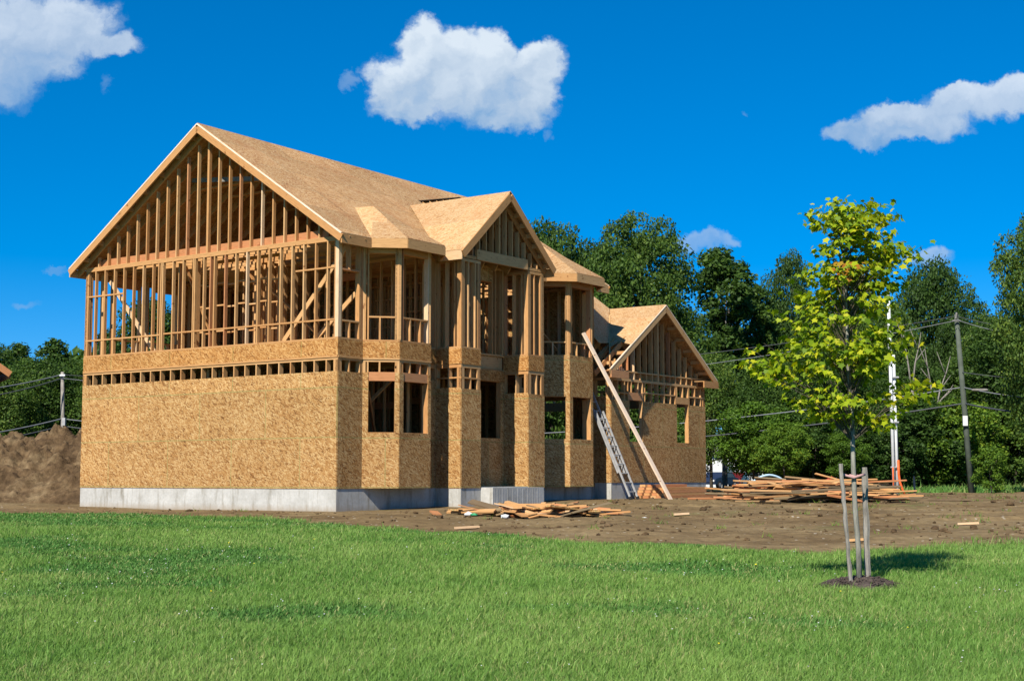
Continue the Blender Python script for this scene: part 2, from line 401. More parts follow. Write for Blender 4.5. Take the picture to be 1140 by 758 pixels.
# LEFT GABLE WALL -------------------------------------------------
# along b from far end (W) to near corner (0) so that s grows towards the corner
P,Q=(0,W),(0,0)
framed(P,Q,nL,FT,BB,pri=3,ends=(1,2))
sheath(P,Q,nL,FT-.03,OT)
hbar(P,Q,0,W,BB+.001,BT-.001,nL,.04,-.002,'rim_joist')
sheath(P,Q,nL,BB+.03,BT-.01,name='floor_band',mat='osb_band')
hbar(P,Q,0,W,BB-.02,BB+.028,nL,.03,.025,'ledger')
framed(P,Q,nL,BT,PT,pri=0,depth=.09,ends=(2,3),rails=[(.05,3.2,3.86),(3.35,9.72,3.88),(.05,1.65,5.11),(8.28,9.72,5.17)])
# a second layer of studs (trimmers) that double some of the wall studs
for s in (3.1,3.2,4.55,5.15):stud(.047,W-s,BT+.04,PT-.08,(0,1,0),.038,.09,1)
for s in (3.6,4.3,4.9):stud(.35,W-s,BT+.04,PT-.08,(0,1,0),.05,.12,1)
SL=.660
def zroof(b):return 5.93+SL*(min(b,W-b)+.35)
# attic floor joist board behind the gable studs
part('rim_joist',lambda mb:mb.box(.105,.145,.45,W-.45,PT+H0+.003,PT+H0+.25),'red_lumber',None)
part('plate',lambda mb:mb.box(-.004,.10,.02,W-.02,PT+H0,PT+H0+.04))
s=.28
k=0
while s<W-.2:
    zt=zroof(s)-.30
    if zt>PT+.15:
        stud(.05,s,PT+.04,zt,(0,1,0),.04 if abs(s-4.87)>.2 else .07,.09,0,'gable_stud')
    s+=.4064
    k+=1
# diagonal braces
def brace(p,q,w=.038,d=.13,mat='lumber',name='brace',up=(1,0,0)):
    mb=MB();mb.bar(h(*p),h(*q),w,d,up);mb.build(name,M[mat],house)
brace((.30,9.05,5.55),(.30,7.1,3.45),.12,.04,'pale_lumber')
brace((.55,.25,5.75),(.55,2.45,3.45),.12,.04)
brace((1.2,.10,5.0),(1.2,2.05,3.45),.12,.04)
brace((.9,6.6,5.85),(1.6,6.0,3.5),.04,.10)
brace((1.3,3.9,5.2),(2.4,2.5,3.5),.04,.10)
brace((2.2,5.6,5.9),(3.0,4.2,3.5),.04,.10)
brace((1.4,.25,2.2),(2.7,1.1,.9),.09,.04)
brace((2.6,.3,2.7),(1.0,2.4,0),.09,.04)
brace((8.3,.5,5.0),(9.8,.2,3.8),.09,.04)
# FRONT WALL ------------------------------------------------------
# flat piece 0 - 0.88
framed((0,0),(.88,0),nF,FT,BB,pri=4);sheath((0,0),(.9,0),nF,FT-.03,OT)
hbar((0,0),(.9,0),0,.9,BB+.001,BT-.001,nF,.04,-.002,'rim_joist')
sheath((-.02,0),(.9,0),nF,BB+.03,BT-.01,name='floor_band',mat='osb_band')
hbar((0,0),(.9,0),0,.9,BB-.02,BB+.028,nF,.03,.025,'ledger')
framed((0,0),(.88,0),nF,BT,PT,pri=1,ops=[(.16,.74,3.88,5.11,.04)])
part('corner_post',lambda mb:mb.box(-.006,.10,-.006,.10,BT+H0+.04,PT+H0-.08),'pale_lumber')
def bay(a0,label):
    A=(a0,0);B=(a0+.65,-.65);C_=(a0+1.88,-.65);D=(a0+2.53,0)
    Ls=.919;Lf=1.23
    segs=[(A,B,n45,Ls),(B,C_,nF,Lf),(C_,D,n45r,Ls)]
    first=a0<5
    for (p,q,n,L) in segs:
        w0,w1=(.17,L-.13)
        if first:
            framed(p,q,n,FT,BB,ops=[(w0,w1,1.13,2.41,.22)],pri=2)
            sheath(p,q,n,FT-.02,2.62,holes=[(w0-.02,w1+.02,1.12,2.7)])
            sheath(p,q,n,BB+.02,BT-.01,name='floor_band',mat='osb_band')
            hbar(p,q,0,L,BB-.02,BB+.018,n,.03,.025,'ledger')
            hbar(p,q,0,L,BB+.019,BT-.001,n,.04,-.002,'rim_joist')
            # narrow OSB strips beside the openings stay; window frame studs show in the opening edges
            framed(p,q,n,BT,PT,ops=[(w0,w1,4.03,5.62,.16)],pri=1,ends=(2,2))
        else:
            framed(p,q,n,FT,BB,ops=[(w0,w1,1.13,2.36,.5)],pri=3)
            sheath(p,q,n,FT-.02,3.58,holes=[(w0-.02,w1+.02,1.12,2.37)])
            framed(p,q,n,BB+.001,PT,ops=[(w0,w1,3.98,5.60,.18)],pri=1,ends=(2,2))
    # corner posts
    for c in (B,C_):
        o=(0.02,.05)
        mb=MB();mb.tube([h(c[0]+(.03 if c is B else -.03),c[1]+.05,(BT if first else 3.6)+.04),h(c[0]+(.03 if c is B else -.03),c[1]+.05,PT-.08)],.070,6);mb.build('corner_post',M['lumber'],house)
    # bay floors
    for z in (FT-.02,BT-.04):
        part('bay_floor',lambda mb:mb.prism([h(a0+.03,0,z),h(a0+.68,-.63,z),h(a0+1.85,-.63,z),h(a0+2.5,0,z)],(0,0,.035)),'osb')
    # soffit frieze
    # roof of the bay
    e0=(a0-.10,-.35);e1=(a0+.52,-1.0);e2=(a0+2.01,-1.0);e3=(a0+2.64,-.35);am=a0+1.265
    ez=5.95;T=(am,.80,7.06);R=(am,1.50,7.10)
    t=(0,0,.022)
    E0=h(e0[0],e0[1],ez-.01);E1=h(e1[0],e1[1],ez);E2=h(e2[0],e2[1],ez);E3=h(e3[0],e3[1],ez-.01)
    TT=h(*T);RR=h(*R)
    for nm,pts,mt in (('roof_facet',[E0,TT,RR],'roof_sunlit'),('roof_facet',[E0,E1,TT],'roof_sunlit'),('roof_facet',[E1,E2,TT],'roof'),('roof_facet',[E2,E3,TT],'roof'),('roof_facet',[E3,RR,TT],'roof')):
        mb=MB();mb.prism(pts,t);mb.build(nm,M[mt],house)
    fz=ez-.125
    for (p,q) in ((e0,e1),(e1,e2),(e2,e3)):
        mb=MB();mb.bar(h(p[0],p[1],fz),h(q[0],q[1],fz),.04,.235);mb.build('fascia',M['lumber'],house)
    # rafters tails under bay roof
    for i in range(5):
        x=e1[0]+.1+i*.32
        part('rafter_tail',lambda mb:mb.bar(h(x,-.97,5.86),h(x,.1,6.3),.038,.14))
    part('plate',lambda mb:mb.prism([h(e0[0]+.3,-.2,PT+.005),h(e1[0]+.1,-.8,PT+.005),h(e2[0]-.1,-.8,PT+.005),h(e3[0]-.3,-.2,PT+.005)],(0,0,.02)),'lumber')
bay(.90,'near')
bay(8.55,'far')
# flat strips between bay and entry
for (a0,a1) in ((3.43,3.80),(7.60,8.55),(11.08,LEN)):
    p,q=(a0,0),(a1,0);L=a1-a0
    framed(p,q,nF,FT,BB,pri=4,ends=(1,1));sheath(p,q,nF,FT-.03,2.58)
    hbar(p,q,0,L,BB+.001,BT-.001,nF,.04,-.002,'rim_joist');sheath(p,q,nF,BB+.02,BT-.01,name='floor_band',mat='osb_band')
    framed(p,q,nF,BT,PT,pri=3,ends=(1,1))
# entry piers ------------------------------------------------------
PF=-.85
def pier(a0,a1,rows):
    for (p,q,n,L) in (((a0,0),(a0,PF),nL,.85),((a0,PF),(a1,PF),nF,a1-a0),((a1,PF),(a1,0),nR,.85)):
        framed(p,q,n,FT,BB,pri=2,ends=(1,2))
        sheath(p,q,n,FT-.03,2.33 if n!=nL else 2.36)
        for z in rows:hbar(p,q,0,L,z-.02,z+.02,n,.146,.003,'rail')
        hbar(p,q,0,L,BB+.001,BT-.001,n,.04,-.002,'rim_joist')
        sheath(p,q,n,BB+.02,BT-.01,name='floor_band',mat='osb_band')
        framed(p,q,n,BT,PT-.12,pri=1,ends=(1,2),sp=.30)
    part('corner_post',lambda mb:mb.box(a0-.005,a0+.09,PF-.005,PF+.09,BT+H0+.04,PT+H0-.2),'lumber')
pier(3.80,4.64,[2.62]);pier(6.83,7.60,[])
# recessed wall between the piers
p,q=(4.64,0),(6.83,0);L=2.19
hbar(p,q,0,L,3.03,BT-.035,nF,.02,-.05,'rim_joist')  # set-back board added to darken the gap over the recess
framed(p,q,nF,FT,BB,ops=[(.2,2.02,1.09,2.68,.02)],pri=4)
sheath(p,q,nF,FT-.03,2.66,holes=[(.2,2.02,1.1,2.7)])
hbar(p,q,0,L,2.70,3.02,nF,.06,.02,'header');
sheath(p,q,nF,2.69,2.98,name='floor_band',mat='osb_band',out=.03)
framed(p,q,nF,BT,PT,ops=[(.2,1.62,3.3,5.45,.35)],pri=2,sp=.2)
sheath(p,q,nF,5.46,5.82,name='header_board',holes=[(1.66,2.19,5,5.9)])
# long joists crossing the interior of the entry
# entry gable ------------------------------------------------------
GL,GR,GM,GZ,GB=3.48,7.70,5.58,7.78,-1.16
es=(GZ-5.93)/(GM-GL)
def zen(a):return 5.93+es*(min(a-GL,2*GM-GL-a))
part('tie_beam',lambda mb:mb.box(4.45,6.78,PF-.03,PF+.06,5.80+H0,6.08+H0),'lumber')
for (x0,x1) in ((3.72,4.44),(6.79,7.68)):part('plate',lambda mb:mb.box(x0,x1,PF-.004,PF+.14,5.80+H0,5.88+H0))
x=3.98
while x<7.4:
    zt=zen(x)-.26
    zb=6.08 if 4.42<x<6.8 else 5.88
    if zt>zb+.08:stud(x,PF+.06,zb,zt,(1,0,0),.038 if abs(x-GM)>.15 else .075,.14,0,'gable_stud')
    x+=.3
for (ae,label) in ((GL,'l'),(GR,'r')):
    sg=1 if ae==GL else -1
    mb=MB()
    mb.prism([h(ae,GB,5.93),h(GM,GB,GZ),h(GM,2.42,GZ),h(ae,-.32,5.93)],(0,0,.022))
    mb.build('roof_deck',M['roof_sunlit' if sg==1 else 'roof'],house)
    # bargeboards
    mb=MB();mb.bar(h(ae,GB,5.93-.115),h(GM,GB,GZ-.125),.045,.20,(0,0,1));mb.build('bargeboard',M['grey' if False else 'lumber'],house)
    mb=MB();mb.bar(h(ae+sg*.06,GB+.28,5.82),h(GM,GB+.28,GZ-.17),.038,.16);mb.build('rafter',M['lumber'],house)
    mb=MB();mb.bar(h(ae+sg*.06,PF+.16,5.82),h(GM,PF+.16,GZ-.17),.038,.18);mb.build('rafter',M['lumber'],house)
    for j in range(5):
        b=.1+j*.45
        mb=MB();lo=zen(ae)
        aL=ae+sg*max(0,(b+.35)*.74);mb.bar(h(aL,b,zen(aL)-.11),h(GM,b,GZ-.14),.038,.16);mb.build('rafter',M['lumber'],house)
    part('fascia',lambda mb:mb.box(ae-.02,ae+.02,GB+.03,-.34,5.68+H0,5.92+H0),'pale_lumber' if sg==1 else 'lumber')
    # ladder blocks between the verge rafters
    for j in range(7):
        f=.08+j*.135;a=ae+(GM-ae)*f;z=5.93+(GZ-5.93)*f-.11
        part('verge_block',lambda mb:mb.box(a-.02,a+.02,GB+.03,PF+.1,z+H0-.06,z+H0+.06))
# MAIN ROOF ---------------------------------------------------------
RA,RB=-.30,11.85
def ridge(a):return 9.385-.165*(a-RA)/(RB-RA)
def mp(a,b):
    f=(min(b,W-b)+.35)/(W/2+.35);return h(a,b,5.93+(ridge(a)-5.93)*f)
mid=W/2
def deck(pts,mat='roof'):
    mb=MB();mb.prism([mp(*p) for p in pts],(0,0,.022));mb.build('roof_deck',M[mat],house)
deck([(RA,-.35),(6.9,-.35),(6.9,mid),(RA,mid)])
deck([(6.902,3.22),(10.8,4.68),(10.8,mid),(6.902,mid)])
deck([(6.902,-.35),(10.8,-.35),(10.8,2.2),(6.902,2.2)])
deck([(10.802,-.35),(RB,-.35),(RB,mid),(10.802,mid)])
deck([(RA,mid+.002),(RB,mid+.002),(RB,W+.35),(RA,W+.35)])
mb=MB();mb.bar(h(RA,-.35+.0,5.93-.125),h(RB,-.35,5.93-.125),.04,.235);
# eave fascia in pieces between the bays
for (x0,x1) in ((RA,.80),(3.54-.0,3.49),(7.72,8.45),(11.19,RB)):
    if x1-x0>.05:
        m2=MB();m2.bar(h(x0,-.35,5.93-.125),h(x1,-.35,5.93-.125),.04,.235);m2.build('fascia',M['lumber'],house)
m2=MB();m2.bar(h(RA,W+.35,5.93-.125),h(RB,W+.35,5.93-.125),.04,.235);m2.build('fascia',M['lumber'],house)
def rake(a,mat='lumber'):
    for sg in (0,1):
        e=-.36 if sg==0 else W+.36
        m2=MB();m2.bar(h(a,e,5.93-.12),h(a,mid+(-.0),ridge(a)-.13),.045,.19);m2.build('bargeboard',M[mat],house)
        m2=MB();m2.bar(h(a-.005,e,5.93-.005),h(a-.005,mid,ridge(a)-.012),.05,.035);m2.build('verge_trim',M['fresh'],house)
rake(RA);rake(RB)
for a in [-.02]+[.55+.61*i for i in range(19)]:
    for sg in (0,1):
        e=-.33 if sg==0 else W+.33
        m2=MB();m2.bar(h(a,e,5.93-.13),h(a,mid,ridge(a)-.14),.038,.19);m2.build('rafter',M['lumber'],house)
for f in (.1,.22,.34,.46,.58,.7,.82,.94):
    for e in (-.35,W+.35):
        b=e+(mid-e)*f;z=5.93+(ridge(0)-5.93)*f-.12
        part('verge_block',lambda mb:mb.box(RA+.03,.0,b-.02,b+.02,z+H0-.06,z+H0+.06))
part('ridge_board',lambda mb:mb.bar(h(RA+.05,mid,9.24),h(RB-.05,mid,9.08),.04,.2))
for a in (1.17,2.39,3.61,4.83,7.27):part('collar_beam',lambda mb:mb.bar(h(a,mid-1.7,8.0),h(a,mid+1.7,8.0),.14,.04))
part('purlin_brace',lambda mb:mb.bar(h(.8,mid-1.6,7.9),h(.8,mid+1.4,8.2),.04,.12),'grey')
# attic floor joists
for i in range(26):
    x=.32+i*.43
    part('ceiling_joist',lambda mb:mb.box(x,x+.04,.1,W-.1,PT+H0+.005,PT+H0+.2))
# back wall, right wall
P,Q=(LEN,W),(0,W)
framed(P,Q,nB,FT,BB,ops=[(1.2,2.6,.8,2.4,.3),(4.6,6.2,.8,2.4,.3),(8.4,9.6,.8,2.4,.3)],pri=6)
sheath(P,Q,nB,FT,BT,holes=[(1.2,2.6,.8,2.4),(4.6,6.2,.8,2.4),(8.4,9.6,.8,2.4)])
framed(P,Q,nB,BT,PT,ops=[(8.3,9.1,4.0,5.5,.3),(9.7,10.6,4.0,5.5,.3)],pri=3)
sheath(P,Q,nB,BT+.01,PT,holes=[(7.9,LEN,3.5,6.0)])
P,Q=(LEN,0),(LEN,W)
framed(P,Q,nR,FT,PT,ops=[(.7,2.5,.2,2.4,.3)],pri=6)
sheath(P,Q,nR,3.2,PT)
part('gable_sheathing',lambda mb:mb.prism([h(LEN+.02,.1,PT),h(LEN+.02,W-.1,PT),h(LEN+.02,mid,8.9)],(.014,0,0)),'osb')
sheath((LEN,.2),(LEN,W),nR,FT,3.19,holes=[(.5,2.3,.2,2.4)])
# partitions
def inner(P,Q,n,z0,z1,pri=5,ops=()):framed(P,Q,n,z0,z1,pri=pri,ops=ops,depth=.09,ends=(1,1))
inner((3.3,.3),(3.3,6.1),nL,BT,PT,4,[(2.0,2.9,BT,5.4,.2)])
inner((5.6,1.2),(5.6,9.6),nL,BT,PT,5)
inner((8.4,.3),(8.4,9.6),nL,BT,PT,5)
inner((1.5,4.4),(8.3,4.4),nF,BT,PT,4,[(1.0,1.9,BT,5.4,.2)])
inner((3.4,6.2),(11,6.2),nF,BT,PT,5)
inner((1.6,1.9),(1.6,4.4),nL,BT,PT,4)
inner((.95,3.0),(.95,5.6),nL,BT,PT,3)
inner((2.4,2.6),(2.4,6.2),nL,BT,PT,4)
for i in range(8):
    for z in (3.9,4.6,5.2):part('fire_block',lambda mb:mb.box(.95,1.04,3.05+i*.4064,3.36+i*.4064,z+H0+.05*(i%2),z+H0+.038+.05*(i%2)))
inner((3.0,.3),(3.0,9.5),nL,FT,BB,5)
inner((6.0,.3),(6.0,9.5),nL,FT,BB,5,[(3,4,FT,2.0,.2)])
inner((.3,4.9),(11.3,4.9),nF,FT,BB,5,[(4.5,5.5,FT,2.0,.2),(8.2,9.6,FT,2.3,.2)])
part('inner_sheathing',lambda mb:mb.box(4.0,9.5,6.26,6.27,BT+H0,PT+H0),'osb')
for i in range(16):
    for z in (3.9,4.3,4.7,5.1,5.5):part('sunstripe_blocking',lambda mb:mb.box(5.53,5.6,1.3+i*.4064,1.3+i*.4064+.36,z+H0,z+H0+.038))  # blocks added to imitate the ladder pattern of sunlight through the studs
# GARAGE ---------------------------------------------------------
GA,GE,GBF=LEN,17.50,-.60
gz0=-.11
P,Q=(GA,GBF),(GE,GBF);L=GE-GA
w1=(12.60-GA,13.40-GA,1.12,2.42,.24);w2=(15.56-GA,16.34-GA,1.14,2.42,.22)
framed(P,Q,nF,gz0,3.07,ops=[w1,w2],pri=1)
sheath(P,Q,nF,gz0-.03,2.40,holes=[(w1[0],w1[1],1.13,2.5),(w2[0],w2[1],1.15,2.5)])
hbar(P,Q,.02,w1[0]-.05,2.60,2.64,nF,.148,.004,'rail');hbar(P,Q,w1[1]+.06,w2[0]-.06,2.66,2.70,nF,.148,.004,'rail');hbar(P,Q,w2[1]+.06,L,2.66,2.70,nF,.148,.004,'rail')
hbar(P,Q,0,L,3.28,3.32,nF,.148,.004)
GM2,GZ2,GB2,GE2=14.30,5.52,-.97,3.27
gl,gr=10.92,17.68
gs=(GZ2-GE2)/(GM2-gl)
def zga(a):return GE2+gs*min(a-gl,gr-a)
x=GA+.3
while x<GE-.1:
    zt=zga(x)-.22
    if zt>3.12:stud(x,GBF+.07,3.07,zt,(1,0,0),.038 if abs(x-GM2)>.17 else .075,.14,1,'gable_stud')
    x+=.37
part('rim_joist',lambda mb:mb.box(GA+.1,GE-.1,GBF+.145,GBF+.185,3.08+H0,3.27+H0))
# left side, right side, back of the garage
framed((GA,0),(GA,GBF),nL,gz0,3.07,pri=2,ends=(1,2));sheath((GA,0),(GA,GBF),nL,gz0-.03,2.5)
framed((GE,GBF),(GE,7),nR,gz0,3.07,ops=[(.35,1.5,.9,2.4,.3),(2.1,3.6,.9,2.4,.3),(5.3,7.1,.6,2.4,.3)],pri=6);sheath((GE,GBF),(GE,7),nR,gz0,2.5,holes=[(.35,1.5,.9,2.4),(2.1,3.6,.9,2.4),(5.3,7.1,.6,2.4)])
framed((GE,7),(GA,7),nB,gz0,3.07,ops=[(1,2.6,.9,2.3,.3),(3.6,5.0,.9,2.3,.3)],pri=6);sheath((GE,7),(GA,7),nB,gz0,2.5,holes=[(1,2.6,.9,2.3),(3.6,5.0,.9,2.3)])
# garage roofs
mb=MB();mb.prism([h(GM2,GB2,GZ2),h(GM2,1.15,GZ2),h(12.05,-.25,zga(12.05)),h(12.35,-.40,zga(12.35)),h(12.15,GB2,zga(12.15))][::-1],(0,0,.022));mb.build('roof_deck',M['roof_sunlit'],house)
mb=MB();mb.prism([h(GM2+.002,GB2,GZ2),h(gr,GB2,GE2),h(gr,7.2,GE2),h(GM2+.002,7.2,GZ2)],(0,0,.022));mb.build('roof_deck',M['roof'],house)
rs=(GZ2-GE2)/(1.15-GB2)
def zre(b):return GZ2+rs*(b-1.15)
mb=MB();mb.prism([h(GM2-.01,1.16,zre(1.16)),h(LEN+.05,1.15+2.75,zre(1.15+2.75)),h(LEN+.05,-.15,zre(-.15)),h(12.3,-.1,zre(-.1))],(0,0,.022));mb.build('roof_deck',M['roof_sunlit'],house)
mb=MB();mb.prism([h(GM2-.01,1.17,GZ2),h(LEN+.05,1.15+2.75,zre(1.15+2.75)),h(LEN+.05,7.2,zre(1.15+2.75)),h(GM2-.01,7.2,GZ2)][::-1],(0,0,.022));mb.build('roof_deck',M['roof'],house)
for (ae,sg) in ((gl,1),(gr,-1)):
    mb=MB();mb.bar(h(ae,GB2,GE2-.11),h(GM2,GB2,GZ2-.12),.045,.19);mb.build('bargeboard',M['lumber'],house)
    mb=MB();mb.bar(h(ae,GB2-.004,GE2-.005),h(GM2,GB2-.004,GZ2-.01),.05,.03);mb.build('verge_trim',M['fresh'],house)
    mb=MB();mb.bar(h(ae+sg*.06,GBF+.22,GE2-.12),h(GM2,GBF+.22,GZ2-.13),.038,.17);mb.build('rafter',M['lumber'],house)
    for j in range(6 if sg<0 else 3):
        b=.0+j*.5
        mb=MB();a0=ae if sg<0 else 11.6
        mb.bar(h(a0,b,zga(a0)-.12),h(GM2,b,GZ2-.12),.038,.17);mb.build('rafter',M['lumber'],house)
    for f in (.15,.3,.45,.6,.75,.9):
        a=ae+(GM2-ae)*f;z=GE2+(GZ2-GE2)*f-.11
        part('verge_block',lambda mb:mb.box(a-.02,a+.02,GB2+.03,GBF+.06,z+H0-.05,z+H0+.05))
part('eave_box',lambda mb:(mb.box(10.95,11.95,GB2-.03,GB2+.01,3.02+H0,3.24+H0),mb.box(10.95,11.95,GB2+.01,GBF-.02,3.22+H0,3.24+H0)),'red_lumber')
part('eave_box',lambda mb:(mb.box(16.75,17.75,GB2-.03,GB2+.01,3.00+H0,3.22+H0),mb.box(16.75,17.75,GB2+.01,GBF-.02,3.20+H0,3.22+H0)),'lumber')
for i in range(5):part('cripple_block',lambda mb:mb.box(11.2+i*.14,11.24+i*.14,GB2+.05,GB2+.09,3.24+H0,3.24+H0+.10+.05*(i%2)),'pale_lumber')
part('valley_board',lambda mb:mb.bar(h(11.25,-.75,3.45),h(13.9,.9,5.2),.04,.2))
part('rafter',lambda mb:mb.bar(h(11.1,-.5,3.35),h(12.6,-.5,4.35),.04,.15));part('rafter',lambda mb:mb.bar(h(11.4,-.15,3.5),h(12.5,-.15,4.3),.04,.15))
# realise studs -------------------------------------------------------
byk={}
for s_ in studs:byk.setdefault(s_[1],[]).append(s_)
for kname,lst in byk.items():
    lst.sort(key=lambda s_:s_[0])
    for i,(pri,_,p,q,dv,w,d) in enumerate(lst[:98]):
        mb=MB();mb.bar(p,q,d,w,dv)
        mb.build(kname,M['lumber' if random.random()<.82 else ('pale_lumber' if random.random()<.4 else 'red_lumber')],house)
    rest=lst[98:]
    if rest:
        mb=MB()
        for (pri,_,p,q,dv,w,d) in rest:mb.bar(p,q,d,w,dv)
        o=mb.build(kname,M['lumber'],house);tag(o,kind='stuff')
# ------------------------------------------------------------------ GROUND
def axis(a,b,fine,lo,hi,g=1.25):
    v=list(np.arange(a,b+1e-6,fine));s=fine
    while v[-1]<hi:s*=g;v.append(v[-1]+s)
    s=fine
    while v[0]>lo:s*=g;v.insert(0,v[0]-s)
    return np.array(v)
xs=axis(-18,22,.16,-900,900);ys=axis(6,56,.16,-60,1500)
XX,YY=np.meshgrid(xs,ys,indexing='ij');nx,ny=XX.shape
ZZ=zg(XX,YY)
V=np.stack([XX,YY,ZZ],-1).reshape(-1,3)
i,j=np.meshgrid(np.arange(nx-1),np.arange(ny-1),indexing='ij');a=(i*ny+j).ravel()
F=np.stack([a,a+ny,a+ny+1,a+1],-1)
lw=is_lawn(XX,YY).ravel();fo=np.clip((YY.ravel()-70)/3,0,1)
colr=np.stack([lw,fo,np.zeros_like(lw)],-1)
g_=np_mesh('ground',V,F,M['ground'],color=colr,smooth=True);tag(g_,kind='structure')
# road far at the right
r_=MB();r_.v=[];
for k in range(13):
    x=15+k*6;r_.v+=[(x,66.5,zgf(x,66.5)+.09),(x,70.5,zgf(x,70.5)+.10)]
for k in range(12):r_.f.append((2*k,2*k+2,2*k+3,2*k+1))
tag(r_.build('road',M['asphalt']),kind='structure')
# ------------------------------------------------------------------ GRASS (uncountable)
def blades(n,y0,y1,hmul=1,xlo=None,xhi=None,seed=1,wide=1.0,edge=True):
    r=np.random.default_rng(seed)
    Y=y0*(y1/y0)**r.random(n)
    X=(r.random(n)*2-1)*(.375*Y+3.2) if xlo is None else xlo+(xhi-xlo)*r.random(n)
    keep=r.random(n)<is_lawn(X,Y)
    # bare mulch ring round the young tree
    keep&=((X-4.2)**2+((Y-17.75)*.9)**2>.42**2*(.7+.6*r.random(n)))
    X=X[keep];Y=Y[keep];n=len(X)
    patch=fbm(X,Y,.55,3,11);p2=fbm(X*.6,Y*1.1,1.8,3,15);tuft=vn(X,Y,5,21);clover=np.clip((fbm(X*.8,Y*1.2,.33,3,31)-.53)*9,0,1)
    H=(.044+.048*r.random(n))*(.85+.5*p2)*(.8+.4*tuft)*hmul
    tall=r.random(n)<.03;H=np.where(tall,H*1.6,H)
    H*=1-.35*clover
    near=np.clip((lawn_edge(X)-Y)/1.5,0,1);H*=1+.5*(1-near)*(X>5)
    Wd=(.0021+.0016*r.random(n))*np.sqrt(Y/10)*wide*(1+.9*clover)
    an=r.random(n)*2*np.pi;dx=np.cos(an);dy=np.sin(an)
    bend=(.15+.75*r.random(n))*H;ba=r.random(n)*2*np.pi;bx=np.cos(ba)*bend+.15*H;by=np.sin(ba)*bend
    Z=zg(X,Y)-.005
    P=np.zeros((n,5,3))
    P[:,0]=np.stack([X-dx*Wd,Y-dy*Wd,Z],-1);P[:,1]=np.stack([X+dx*Wd,Y+dy*Wd,Z],-1)
    mx=X+bx*.35;my=Y+by*.35;mz=Z+H*.6
    P[:,2]=np.stack([mx+dx*Wd*.8,my+dy*Wd*.8,mz],-1);P[:,3]=np.stack([mx-dx*Wd*.8,my-dy*Wd*.8,mz],-1)
    P[:,4]=np.stack([X+bx,Y+by,Z+H*(1-.25*(bend/H)**2)],-1)
    base=np.arange(n)[:,None]*5
    T=np.concatenate([base+np.array([0,1,2]),base+np.array([0,2,3]),base+np.array([3,2,4])],0)
    c0=np.array([.120,.238,.042]);c1=np.array([.214,.332,.074]);cy=np.array([.34,.36,.13]);cc=np.array([.070,.180,.038])
    t=np.clip((patch-.3)/.4,0,1)[:,None]*.65+.35*r.random(n)[:,None]
    c=c0*(1-t)+c1*t
    k=(clover*.8)[:,None];c=c*(1-k)+cc*(.75+.5*r.random(n)[:,None])*k
    d=(r.random(n)<.07+.12*np.clip((vn(X,Y,.9,40)-.55)*4,0,1))[:,None];c=np.where(d,cy*(.7+.5*r.random(n)[:,None]),c)
    c*=(.8+.4*r.random(n))[:,None]
    return P.reshape(-1,3),T,np.repeat(c,5,0)
parts_=[blades(860000,9.0,38,seed=1)]
o_=0;Vs=[];Ts=[];Cs=[]
parts_.append(blades(26000,61,68,hmul=3.0,xlo=13,xhi=42,seed=4,wide=2.2))
# sparse weeds on the bare soil
def weeds(n,seed):
    r=np.random.default_rng(seed);Vv=[];Tt=[];Cc=[];o=0
    for _ in range(n):
        x=r.uniform(-12,20);y=r.uniform(24,58)
        if is_lawn(np.array([x]),np.array([y]))[0]>.3:continue
        if r.random()>(.25 if x<6 else .9):continue
        hx=(x+4.253)*.588+(y-35.4)*.809;hy=-(x+4.253)*.809+(y-35.4)*.588
        if -.2<hx<18 and hy>-1.6:continue
        z=zgf(x,y)
        for _b in range(r.integers(4,14)):
            a=r.random()*6.28;l=r.uniform(.05,.16);bx=x+r.normal()*.09;by=y+r.normal()*.09;w=.008
            Vv+=[(bx-w,by,z),(bx+w,by,z),(bx+math.cos(a)*l*.6,by+math.sin(a)*l*.6,z+l*.8)]
            Tt.append((o,o+1,o+2));o+=3;k=r.random();Cc+=[(.07+.1*k,.16+.08*k,.03)]*3
    return np.array(Vv),np.array(Tt),np.array(Cc)
parts_.append(weeds(420,9))
for (v,t,c) in parts_:
    Vs.append(v);Ts.append(t+o_);Cs.append(c);o_+=len(v)
gr_=np_mesh('grass',np.concatenate(Vs),np.concatenate(Ts),M['grass'],k=3,color=np.concatenate(Cs));tag(gr_,kind='stuff')
del parts_,Vs,Ts,Cs
